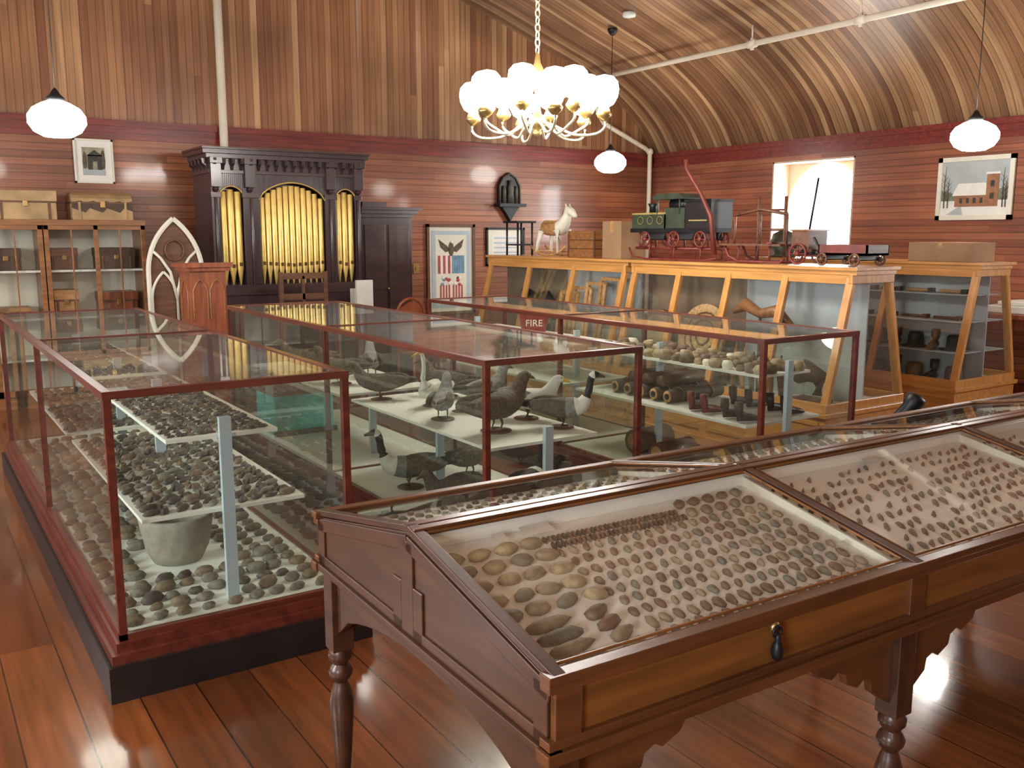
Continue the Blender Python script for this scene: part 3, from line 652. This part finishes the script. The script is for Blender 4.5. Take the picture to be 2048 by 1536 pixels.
for x in(5.34,5.52):
    for y in(7.9,8.1): b.cyl((x,y,T),(x,y,T+.33),.011,BLACK,n=8)
b.box(5.31,5.55,7.87,8.13,T+.33,T+.35,BLACK);b.box(5.33,5.53,7.89,8.11,T+.1,T+.115,BLACK);b.obj()
def wheel(b,c,r,mat,sp=8,ax='x',t=.008):
    b.torus(c,r,t,mat,ax,24,6);c=V(c)
    for i in range(sp):
        a=2*math.pi*i/sp;d=V((0,math.cos(a),math.sin(a))) if ax=='x' else V((math.cos(a),0,math.sin(a)))
        b.cyl(c,c+d*r,t*.5,mat,n=5)
    e=V((.015,0,0)) if ax=='x' else V((0,.015,0)); b.cyl(c-e,c+e,.018,mat,n=8)
b=B('toy_locomotive_wagon')
g=GREENP;z0=T+.23
b.box(5.34,5.58,5.2,6.15,z0,z0+.035,BLACK)
b.box(5.35,5.57,5.72,6.14,z0+.035,z0+.16,g);b.box(5.345,5.575,5.72,6.14,z0+.15,z0+.165,YEL)
b.box(5.35,5.57,5.5,5.74,z0+.035,z0+.2,g)
b.box(5.33,5.59,5.52,5.86,z0+.27,z0+.285,g);b.prism([(5.33,5.5,z0+.285),(5.33,5.88,z0+.285),(5.33,5.82,z0+.315),(5.33,5.56,z0+.315)],(.26,0,0),g)
for x in(5.35,5.57):
    for y in(5.56,5.82): b.cyl((x,y,z0+.15),(x,y,z0+.28),.008,g,n=6)
    for y in(5.78,5.9,6.02): b.torus((x-(.012 if x<5.4 else -.012),y,z0+.1),.035,.003,YEL,'x',12,4,sc=(1,.9))
b.box(5.34,5.58,5.2,5.48,z0+.035,z0+.24,PLINTH);b.box(5.33,5.59,5.19,5.49,z0+.24,z0+.26,BLACK);b.box(5.336,5.584,5.24,5.44,z0+.09,z0+.1,YEL)
b.lathe((5.46,6.0,z0+.165),[(.03,0),(.03,.05),(.045,.08)],BLACK)
b.cyl((5.46,5.55,z0+.23),(5.46,5.75,z0+.23),.05,BLACK)
for y in(5.3,5.6,5.95):
    for x in(5.33,5.59): wheel(b,(x,y,z0-.055),.06,REDP,6)
    b.cyl((5.33,y,z0-.055),(5.59,y,z0-.055),.008,BLACK,n=6);b.box(5.36,5.56,y-.012,y+.012,z0-.055,z0+.002,BLACK)
for x in(5.37,5.55):
    b.cyl((x,5.2,T+.1),(x,6.1,T+.1),.012,REDP,n=6)
    for y in(5.25,5.7,6.05): b.cyl((x,y,T+.1),(x,y,z0),.01,REDP,n=6)
for x in(5.34,5.58):
    b.tube([(x,5.15,T+.1),(x,5.12,T+.03),(x,5.25,T+.01),(x,5.95,T+.01),(x,6.12,T+.03),(x,6.16,T+.1)],.009,REDP,6,(1,0,0))
    for y in(5.3,5.6,5.9): b.cyl((x,y,T+.01),(x,y,z0-.1),.008,REDP,n=5)
b.tube([(5.3,5.11,T+.06),(5.28,5.14,T+.35),(5.28,5.25,T+.52),(5.28,5.42,T+.72),(5.28,5.43,T+.80)],[.022,.02,.016,.013,.018],REDP,8,(1,0,0));b.obj()
b=B('child_sled')
for x in(5.34,5.54):
    b.tube([(x,5.06,T+.16),(x,5.0,T+.05),(x,4.9,T+.012),(x,4.5,T+.012),(x,4.46,T+.05)],.011,REDP,6,(1,0,0))
    for y in(4.9,4.6): b.cyl((x,y,T+.01),(x,y,T+.13),.009,REDP,n=6)
for i in range(4): b.box(5.31+.065*i,5.36+.065*i,4.48,5.08,T+.13,T+.145,BRW)
b.box(5.3,5.58,4.55,4.6,T+.145,T+.16,REDP)
for y in(4.5,4.75,5.0): b.cyl((5.4,y,T+.145),(5.4,y,T+.36),.009,BRW,n=6)
b.tube([(5.4,4.5,T+.36),(5.4,4.75,T+.4),(5.4,5.0,T+.36)],.012,BRW,6);b.obj()
b=B('yarn_winder')
for y in(4.72,4.98): b.cyl((5.64,y,T+.0),(5.64,y,T+.5),.012,BRW,n=8)
b.cyl((5.64,4.72,T+.4),(5.64,4.98,T+.4),.008,BRW);b.cyl((5.64,4.72,T+.25),(5.64,4.98,T+.25),.01,BRW);b.box(5.61,5.67,4.65,5.05,T,T+.02,BRW);b.obj()
b=B('toy_cart');z0=T+.11
b.box(5.36,5.56,4.27,4.42,z0,z0+.13,BRW);b.box(5.35,5.57,4.26,4.43,z0+.13,z0+.14,OAKD)
wheel(b,(5.34,4.345,T+.078),.07,REDP);wheel(b,(5.58,4.345,T+.078),.07,REDP);b.cyl((5.34,4.345,T+.078),(5.58,4.345,T+.078),.01,BLACK)
for x in(5.4,5.52): b.box(x-.008,x+.008,4.33,4.36,T+.078,z0,BLACK)
b.cyl((5.45,4.34,z0+.14),(5.47,4.30,z0+.5),.008,BLACK,n=6);b.obj()
b=B('red_toy_wagon');z0=T+.075
b.box(5.34,5.58,3.78,4.17,z0,z0+.015,REDP)
for x in(5.34,5.57): b.box(x,x+.012,3.78,4.17,z0,z0+.07,REDP)
for y in(3.78,4.16): b.box(5.34,5.58,y,y+.012,z0,z0+.07,BRW)
for y in(3.86,4.12):
    for x in(5.32,5.60): wheel(b,(x,y,T+.046),.038,BRW,6)
    b.cyl((5.32,y,T+.046),(5.6,y,T+.046),.008,BLACK); b.box(5.36,5.56,y-.01,y+.01,T+.046,z0,BLACK)
b.cyl((5.4,4.17,z0),(5.35,4.22,z0+.12),.008,BLACK);b.obj()
crate('cardboard_box',6.98,7.3,4.0,4.55,T,T+.15,CARD,False)
crate('white_storage_box',7.0,7.3,5.0,5.4,T,T+.08,WHITE,False)
b=B('globe_dome');b.lathe((7.1,5.95,T),[(.12,0),(.12,.02),(.1,.03),(.13,.12),(.1,.22),(.02,.26)],GREENP);b.obj()
# ---------------------------------------------------------------- organ
b=B('pipe_organ');X0,X1,Y0,Y1=2.58,4.13,9.08,9.70
b.box(X0,X1,Y0+.12,Y1,0,2.2,ORG)
b.box(X0-.03,X1+.03,Y0-.03,Y1,0,.12,ORGX);b.box(X0-.02,X1+.02,Y0-.02,Y1,1.0,1.1,ORGX)
b.box(X0,X1,Y0,Y0+.12,.12,1.0,ORG)
for x in(2.62,3.0,3.4,3.8): b.box(x+.03,x+.28,Y0-.012,Y0,.2,.9,ORGX)
piers=[(2.58,2.655),(2.885,3.045),(3.735,3.855),(4.07,4.13)]
for a,c in piers:
    b.box(a,c,Y0,Y0+.13,1.1,2.2,ORG);b.box(a-.01,c+.01,Y0-.02,Y0+.02,1.95,2.0,ORGX)
    m=(a+c)/2;b.cyl((m,Y0-.01,1.1),(m,Y0-.01,1.95),.014,ORGX,n=8)
def arches(x0,x1,zs,rise,zt):
    n=12
    def f(t): return zs+rise*math.sin(math.pi*t)**.6
    for i in range(n):
        t0,t1=i/n,(i+1)/n;a,c=x0+(x1-x0)*t0,x0+(x1-x0)*t1
        b.prism([(a,Y0,f(t0)),(a,Y0,zt),(c,Y0,zt),(c,Y0,f(t1))],(0,.03,0),ORG)
    b.tube([(x0+(x1-x0)*i/16,Y0-.004,f(i/16)) for i in range(17)],.007,GOLD,6,(0,1,0))
arches(2.655,2.885,1.98,.08,2.2);arches(3.045,3.735,1.94,.17,2.2);arches(3.855,4.07,1.98,.08,2.2)
def opipes(x0,x1,n,zt,crown):
    r=(x1-x0)/n/2*.94
    for i in range(n):
        x=x0+(x1-x0)*(i+.5)/n;t=(i+.5)/n;top=zt+crown*math.sin(math.pi*t)**.7
        foot=1.25+ .05*abs(t-.5)
        b.lathe((x,Y0+.05,0),[(.006,1.1),(r,foot),(r,top)],GOLD,14)
        b.box(x-r*.5,x+r*.5,Y0+.05-r-.002,Y0+.05-r+.004,foot+.02,foot+.055,GOLDD)
opipes(2.66,2.88,3,1.98,.05);opipes(3.05,3.73,11,1.92,.16);opipes(3.86,4.065,3,1.98,.05)
b.box(X0-.02,X1+.02,Y0-.02,Y1,2.18,2.21,ORGX);b.box(X0-.05,X1+.04,Y0-.06,Y1,2.32,2.36,ORGX);b.box(X0-.09,X1+.06,Y0-.1,Y1,2.36,2.40,ORG);b.box(X0-.1,X1+.07,Y0-.12,Y1,2.40,2.42,ORGX)
b.box(X0-.01,X1+.01,Y0-.01,Y1,2.2,2.33,ORG)
def bracket(x,y,dy):
    w=.03
    if dy: b.prism([(x-w/2,y,2.32),(x-w/2,y-.07,2.32),(x-w/2,y-.06,2.27),(x-w/2,y-.02,2.25),(x-w/2,y,2.21)],(w,0,0),ORGX)
    else: b.prism([(x,y-w/2,2.32),(x-.06,y-w/2,2.32),(x-.05,y-w/2,2.27),(x-.02,y-w/2,2.25),(x,y-w/2,2.21)],(0,w,0),ORGX)
for i in range(18): bracket(X0+.03+i*(X1-X0-.06)/17,Y0-.01,1)
for i in range(5): bracket(X0-.01,Y0+.05+i*.12,0)
for x in(2.62,2.95,3.79,4.1): b.box(x-.05,x+.05,Y0-.05,Y0,2.05,2.32,ORGX);b.lathe((x,Y0-.03,2.0),[(.01,0),(.03,.03),(.02,.05)],ORGX,10);b.box(x-.06,x+.06,Y0-.075,Y0,2.27,2.33,ORG)
b.box(3.1,3.7,Y0-.25,Y0,.7,.76,ORGX)
b.obj(.002)
b=B('dark_wardrobe');b.box(4.26,4.87,9.35,9.86,.0,1.78,ORG);b.box(4.24,4.89,9.32,9.86,1.78,1.82,ORGX);b.box(4.23,4.92,9.28,9.86,1.82,1.86,ORGX);b.box(4.22,4.95,9.25,9.86,1.86,1.89,ORG);b.box(4.29,4.54,9.335,9.35,.2,1.7,ORGX);b.box(4.58,4.83,9.335,9.35,.2,1.7,ORGX);b.ell((4.56,9.33,1.0),(.015,.015,.015),BRASS);b.box(4.3,4.6,9.4,9.7,1.89,1.95,ORGX);b.obj(.002)
b=B('wooden_chair')
for x in(3.05,3.5):
    b.box(x-.02,x+.02,8.55,8.59,0,1.24,BRW)
    b.box(x-.02,x+.02,8.13,8.17,0,.45,BRW)
b.box(3.03,3.52,8.13,8.59,.43,.46,BRW)
for z in(.75,1.0,1.2): b.box(3.05,3.5,8.56,8.58,z-.03,z+.03,BRW)
b.box(3.26,3.29,8.56,8.58,.75,1.2,BRW);b.obj(.002)
b=B('white_cabinet_box');b.box(3.86,3.99,8.6,8.75,0,.8,BRW);b.box(3.84,4.02,8.58,8.62,.8,1.14,WHITE);b.box(3.84,4.02,8.62,8.75,.8,1.05,WHITE);b.obj(.003)
b=B('round_back_chair')
b.torus((4.3,8.3,.78),.16,.018,LECT,'y',16,6,(0,math.pi),(1,1.1))
b.prism([(4.15,8.3,.6),(4.45,8.3,.6),(4.42,8.3,.86),(4.3,8.3,.93),(4.18,8.3,.86)],(0,.02,0),LECT)
for x in(4.15,4.45):
    b.cyl((x,8.3,0),(x,8.3,.8),.015,LECT,n=8);b.cyl((x,7.95,0),(x,7.95,.45),.015,LECT,n=8)
b.box(4.12,4.48,7.93,8.32,.43,.46,LECT);b.obj()
b=B('lectern')
b.box(1.98,2.27,7.7,8.05,0,1.30,LECT);b.box(1.95,2.30,7.67,8.08,0,.12,LECT);b.box(1.95,2.30,7.67,8.08,1.30,1.33,LECT)
b.prism([(1.93,7.65,1.33),(1.93,8.1,1.33),(1.93,8.1,1.35),(1.93,7.65,1.37)],(.39,0,0),LECT)
for a,c in((2.0,2.115),(2.135,2.25)):
    b.tube([(a,7.698,.9),(a,7.698,1.14),((a+c)/2-.03,7.698,1.20),((a+c)/2,7.698,1.23),((a+c)/2+.03,7.698,1.20),(c,7.698,1.14),(c,7.698,.9)],.008,OAKD,6,(0,1,0))
b.tube([(1.978,7.78,.9),(1.978,7.78,1.14),(1.978,7.875,1.23),(1.978,7.97,1.14),(1.978,7.97,.9)],.008,OAKD,6,(1,0,0));b.obj(.002)
# gothic arch window frame
b=B('gothic_window_frame');Yg=8.95
def gothic(x0,x1,z0,zs,w,k=1.3):
    W=x1-x0;Rr=W*k;n=10
    amax=math.acos((Rr-W/2)/Rr)
    left=[(x0+Rr-Rr*math.cos(amax*i/n),Yg,zs+Rr*math.sin(amax*i/n)) for i in range(n+1)]
    pts=[(x0,Yg,z0)]+left; rp=[(x0+x1-p[0],p[1],p[2]) for p in pts[::-1][1:]]
    b.tube(pts,[(w*.5,w)]*len(pts),CREAM,6,(0,1,0),smooth=False);q=[pts[-1]]+rp;b.tube(q,[(w*.5,w)]*len(q),CREAM,6,(0,1,0),smooth=False)
    return pts+rp
o=gothic(1.93,2.42,0,1.24,.024)
gothic(1.95,2.175,0,1.0,.013,1.5);gothic(2.175,2.40,0,1.0,.013,1.5)
b.torus((2.175,Yg,1.45),.085,.010,BRW,'y',18,6,sc=(1,1.1))
for s in(-1,1): b.tube([(2.175,Yg,1.0),(2.175+s*.05,Yg,1.25),(2.175+s*.13,Yg,1.38),(2.175+s*.19,Yg,1.44)],.014,CREAM,6,(0,1,0))
b.box(1.93,2.42,Yg-.02,Yg+.02,0,.05,CREAM)
b.prism([(p[0],Yg+.02,p[2]) for p in o],(0,.01,0),BRW);b.obj()
# bookcase
b=B('glazed_bookcase')
for u0 in(-.66,.25,1.14):
    u1=u0+.88;y0,y1=9.42,9.86
    b.box(u0,u0+.03,y0,y1,0,1.68,OAKD);b.box(u1-.03,u1,y0,y1,0,1.68,OAKD);b.box(u0,u1,y1-.02,y1,0,1.68,CREAM);b.box(u0,u1,y0,y1,0,.12,OAKD)
    b.box(u0-.005,u1+.005,y0-.03,y1,1.68,1.73,OAKD)
    for z in(.45,.83,1.27): b.box(u0+.03,u1-.03,y0+.04,y1-.02,z-.02,z,WHITE)
    for x in(u0+.02,u0+.44,u1-.02): b.box(x-.02,x+.02,y0-.02,y0,.12,1.68,OAKD)
    b.box(u0,u1,y0-.02,y0,1.64,1.68,OAKD);b.box(u0,u1,y0-.02,y0,.12,.18,OAKD)
    for x in(u0+.23,u0+.65): b.box(x-.006,x+.006,y0-.015,y0,.18,1.64,OAKD)
    b.quad((u0,y0-.005,.15),(u1,y0-.005,.15),(u1,y0-.005,1.65),(u0,y0-.005,1.65),mat=GLASSD)
b.obj(.002)
def box_lid(name,x0,x1,y0,y1,z,h,m,dome=False,tr=True):
    b=B(name);b.box(x0,x1,y0,y1,z,z+h*.62,m)
    if dome:
        n=8;yc=(y0+y1)/2;r=(y1-y0)/2;b.prism([(x0,yc+r*math.cos(math.pi*i/n),z+h*.62+h*.38*math.sin(math.pi*i/n)) for i in range(n+1)],(x1-x0,0,0),m)
        k=14;top=[(x0+(x1-x0)*i/k,y0-.003,z+h*(.62+.06*((i*7)%3)/2)) for i in range(k+1)];bot=[(x0+(x1-x0)*i/k,y0-.003,z+h*(.42-.16*((i*5)%4)/3)) for i in range(k+1)]
        b.prism(top[::-1]+bot,(0,.002,0),LEATHD)
    else: b.box(x0-.006,x1+.006,y0-.006,y1+.006,z+h*.64,z+h,m)
    for t in(.12,.88):
        x=x0+(x1-x0)*t;b.box(x-.010,x+.010,y0-.009,y1+.009,z,z+h*.63,BRW if not dome else m)
    b.box(x0-.004,x1+.004,y0-.008,y1+.008,z+h*.58,z+h*.64,BRW);xm=(x0+x1)/2;b.box(xm-.02,xm+.02,y0-.014,y0,z+h*.45,z+h*.66,BRASS);b.obj(.003)
box_lid('travel_trunk',.76,1.27,9.45,9.8,1.731,.26,LEATH);box_lid('travel_trunk',1.4,1.93,9.45,9.8,1.731,.26,LEATH,True)
for i,(a,c,z,h,m) in enumerate([(1.2,1.42,1.271,.2,BRW),(1.6,1.93,1.271,.2,LEATHD),(.7,.95,1.271,.2,LEATHD),(1.2,1.4,.831,.25,TANW),(1.6,1.93,.831,.22,LECT),(.6,1.0,.831,.1,TANW),(.3,.55,1.271,.22,BRW)]):
    box_lid('wooden_box',a,c,9.5,9.78,z,h,m)
# ---------------------------------------------------------------- wall pictures
def frame_x(b,x0,x1,z0,z1,y,w,fm,im,mat=None):
    b.box(x0,x1,y-.01,y,z0,z1,im)
    if mat: 
        q=w+.06;b.box(x0,x1,y-.012,y,z0,z1,mat);b.box(x0+q,x1-q,y-.014,y,z0+q,z1-q,im)
    b.box(x0,x0+w,y-.03,y,z0,z1,fm);b.box(x1-w,x1,y-.03,y,z0,z1,fm);b.box(x0,x1,y-.03,y,z0,z0+w,fm);b.box(x0,x1,y-.03,y,z1-w,z1,fm)
yw=YB-.001
b=B('framed_photograph');frame_x(b,1.51,1.87,2.09,2.51,yw,.018,CREAM,PHOTO,PAPER)
b.box(1.59,1.79,yw-.016,yw,2.17,2.23,SKYP);b.box(1.635,1.765,yw-.017,yw,2.22,2.36,PHOTOD);b.prism([(1.625,yw-.017,2.35),(1.775,yw-.017,2.35),(1.70,yw-.017,2.41)],(0,.01,0),PHOTOD)
b.box(1.68,1.72,yw-.0185,yw,2.22,2.30,PHOTO)
for x,h in((1.61,.18),(1.775,.2)): b.ell((x,yw-.014,2.23+h*.4),(.02,.004,h*.5),TREE)
b.obj()
b=B('framed_document');frame_x(b,6.2,6.78,1.2,1.68,yw,.025,BLACK,PAPER,CREAM)
for i in range(5): b.box(6.32,6.66,yw-.016,yw,1.3+.06*i,1.32+.06*i,POST)
b.obj()
b=B('eagle_flag_quilt');frame_x(b,5.35,6.03,.62,1.72,yw,.035,BRW,CREAM)
y=yw-.012;xm=5.69
b.box(5.42,5.96,y-.002,y,.70,1.64,POST);b.box(5.47,5.91,y-.004,y,.75,1.59,CREAM)
for s in(-1,1):
    b.prism([(xm,y-.006,1.40),(xm+s*.06,y-.006,1.46),(xm+s*.18,y-.006,1.54),(xm+s*.15,y-.006,1.44),(xm+s*.08,y-.006,1.38)],(0,.004,0),TREE)
    for k in range(5):
        x=xm+s*(.03+.035*k); b.box(x-.016,x+.016,y-.008,y,1.12,1.34,RED if (k%2==0 and s<0) else PAPER if s<0 else BLUE)
    for k in range(4): b.box(xm+s*(.03+.04*k)-.01,xm+s*(.03+.04*k)+.01,y-.008,y,.8,.98,RED)
b.ell((xm,y-.006,1.42),(.04,.006,.09),TREE);b.ell((xm+.01,y-.008,1.51),(.02,.006,.025),PAPER)
for k in range(14): b.ell((xm+R.uniform(-.14,.14),y-.006,1.04+R.uniform(-.06,.05)),(.025,.005,.02),R.choice([PAPER,BLUE,TREE,RED]))
b.obj()
b=B('carved_wall_shrine')
xm=6.53;b.prism([(6.37,yw,1.98),(6.69,yw,1.98),(6.69,yw,2.2),(6.64,yw,2.3),(6.53,yw,2.37),(6.42,yw,2.3),(6.37,yw,2.2)],(0,-.05,0),BLACK)
b.tube([(6.38,yw-.06,1.98),(6.38,yw-.06,2.2),(6.44,yw-.06,2.3),(6.53,yw-.06,2.35),(6.62,yw-.06,2.3),(6.68,yw-.06,2.2),(6.68,yw-.06,1.98)],.013,SHRINE,6,(0,1,0))
b.tube([(6.53,yw-.08,1.98),(6.53,yw-.08,2.1),(6.53,yw-.08,2.17),(6.53,yw-.08,2.22),(6.53,yw-.08,2.27)],[.05,.04,.045,.025,.025],SHRINE,8)
for s in(-1,1): b.tube([(xm+s*.09,yw-.07,1.98),(xm+s*.09,yw-.07,2.15),(xm+s*.09,yw-.07,2.2)],[.025,.025,.015],SHRINE,8)
b.box(6.33,6.73,yw-.14,yw,1.94,1.98,BLACK);b.prism([(6.4,yw,1.94),(6.66,yw,1.94),(6.58,yw,1.84),(6.53,yw,1.76),(6.48,yw,1.84)],(0,-.08,0),BLACK);b.obj()
b=B('wall_switch_plate');b.box(5.17,5.25,yw-.01,yw,1.13,1.25,BRASS);b.box(5.2,5.22,yw-.02,yw-.01,1.17,1.21,BRASS);b.obj()
b=B('framed_winter_painting');x=XR;y0,y1,z0,z1=4.78,5.56,1.74,2.36
def pb(a,c,e,f,d,m): b.box(x-d,x,a,c,e,f,m)
pb(y0,y1,z0,z1,.012,SKYP);w=.045
for a,c,e,f in((y0,y0+w,z0,z1),(y1-w,y1,z0,z1),(y0,y1,z0,z0+w),(y0,y1,z1-w,z1)): pb(a,c,e,f,.035,CREAM)
pb(y0+w,y1-w,z0+w,z0+.2,.014,PAPER)
b.prism([(x-.0145,y0+w,z0+.19),(x-.0145,y1-w,z0+.19),(x-.0145,y1-w,z0+.30),(x-.0145,5.3,z0+.24),(x-.0145,5.0,z0+.27),(x-.0145,y0+w,z0+.33)],(.001,0,0),GRASS)
pb(5.03,5.37,z0+.13,z0+.25,.017,BARN)
b.prism([(x-.019,5.01,z0+.24),(x-.019,5.40,z0+.24),(x-.019,5.34,z0+.36),(x-.019,5.06,z0+.36)],(.003,0,0),PAPER)
pb(4.93,5.05,z0+.13,z0+.44,.020,BARN);pb(4.92,5.06,z0+.44,z0+.46,.021,PAPER)
for yy in(5.08,5.15,5.22,5.29): pb(yy,yy+.03,z0+.165,z0+.215,.018,PHOTOD)
for e in(.2,.32): pb(4.97,5.01,z0+e,z0+e+.06,.0215,PHOTOD)
b.prism([(x-.015,5.28,z0+.05),(x-.015,5.46,z0+.05),(x-.015,5.33,z0+.13),(x-.015,5.30,z0+.13)],(.001,0,0),SKYP)
for yy,l in((5.48,.44),(5.44,.32),(4.88,.40),(4.85,.30)):
    b.tube([(x-.024,yy,z0+.12),(x-.024,yy+.005,z0+.12+l*.6),(x-.024,yy-.005,z0+.1+l)],[.006,.004,.001],TREE,5,(1,0,0))
    for k in range(9):
        s=(-1)**k;zz=z0+.18+l*.07*k; b.tube([(x-.024,yy,zz),(x-.024,yy+s*.03,zz+.04)],[.0025,.001],TREE,4,(1,0,0))
b.obj()
# ---------------------------------------------------------------- cannon and side table
b=B('signal_cannon')
c0=V((4.50,3.06,.40));d=V((.5,-.333,.8)).normalized()
pts=[c0-d*.12,c0-d*.1,c0-d*.06,c0,c0+d*.15,c0+d*.3,c0+d*.32,c0+d*.36,c0+d*.38]
b.tube(pts,[.015,.03,.05,.058,.05,.042,.052,.056,.048],BLACK,16,(0,0,1));e=c0+d*.382;b.tube([e,e+d*.002],[.025,.025],PLINTH,12)
sd=V((-d.y,d.x,0)).normalized();fw=V((d.x,d.y,0)).normalized()
for s in(-1,1):
    p=c0+sd*(s*.075-.01); b.prism([tuple(p+fw*a+V((0,0,z-c0.z))) for a,z in((-.07,0),(.16,0),(.12,.3),(.04,.42),(-.06,.3))],sd*.02,BRW)
b.cyl(c0-sd*.1,c0+sd*.1,.02,BLACK);b.obj()
b=B('side_table')
b.box(8.2,8.9,3.7,5.2,.85,.89,LECT);b.box(8.25,8.85,3.75,5.15,.75,.85,LECT)
for x in(8.28,8.82):
    for y in(3.8,5.1): b.box(x-.03,x+.03,y-.03,y+.03,0,.75,LECT)
b.obj(.003)
b=B('white_folded_cloth');b.box(8.3,8.75,4.0,4.6,.89,.96,WHITE);b.box(8.32,8.7,4.05,4.5,.96,1.0,PAPER);b.obj(.01)
# ---------------------------------------------------------------- light
w=bpy.data.worlds.new('sky_world');bpy.context.scene.world=w;w.use_nodes=True
bg=w.node_tree.nodes['Background'];bg.inputs[0].default_value=(.92,.97,1,1);bg.inputs[1].default_value=8
def area(name,loc,rot,sx,sy,p,c):
    l=bpy.data.lights.new(name,'AREA');l.shape='RECTANGLE';l.size=sx;l.size_y=sy;l.energy=p;l.color=c
    o=bpy.data.objects.new(name,l);bpy.context.scene.collection.objects.link(o);o.location=loc;o.rotation_euler=rot
for i,h in enumerate(LW): area('window_daylight_fill',(XL-.2,(h[0]+h[1])/2,(h[2]+h[3])/2),(0,math.radians(-90),0),1.2,1.1,130,(.92,.97,1))  # fill lamps added behind the out-of-view left windows
for h in RW: area('window_daylight_fill',(XR+.42,(h[0]+h[1])/2,(h[2]+h[3])/2),(0,math.radians(90),0),.9,1.0,110,(.94,.98,1))
cam=bpy.data.cameras.new('camera');co=bpy.data.objects.new('camera',cam);bpy.context.scene.collection.objects.link(co)
cam.sensor_width=36;cam.lens=36*1831/2048;cam.clip_start=.05
co.location=(0,0,1.6);co.rotation_euler=(math.radians(90-9.3),0,math.radians(-33.7));bpy.context.scene.camera=co
try: bpy.context.scene.view_settings.view_transform='Standard'
except Exception: pass
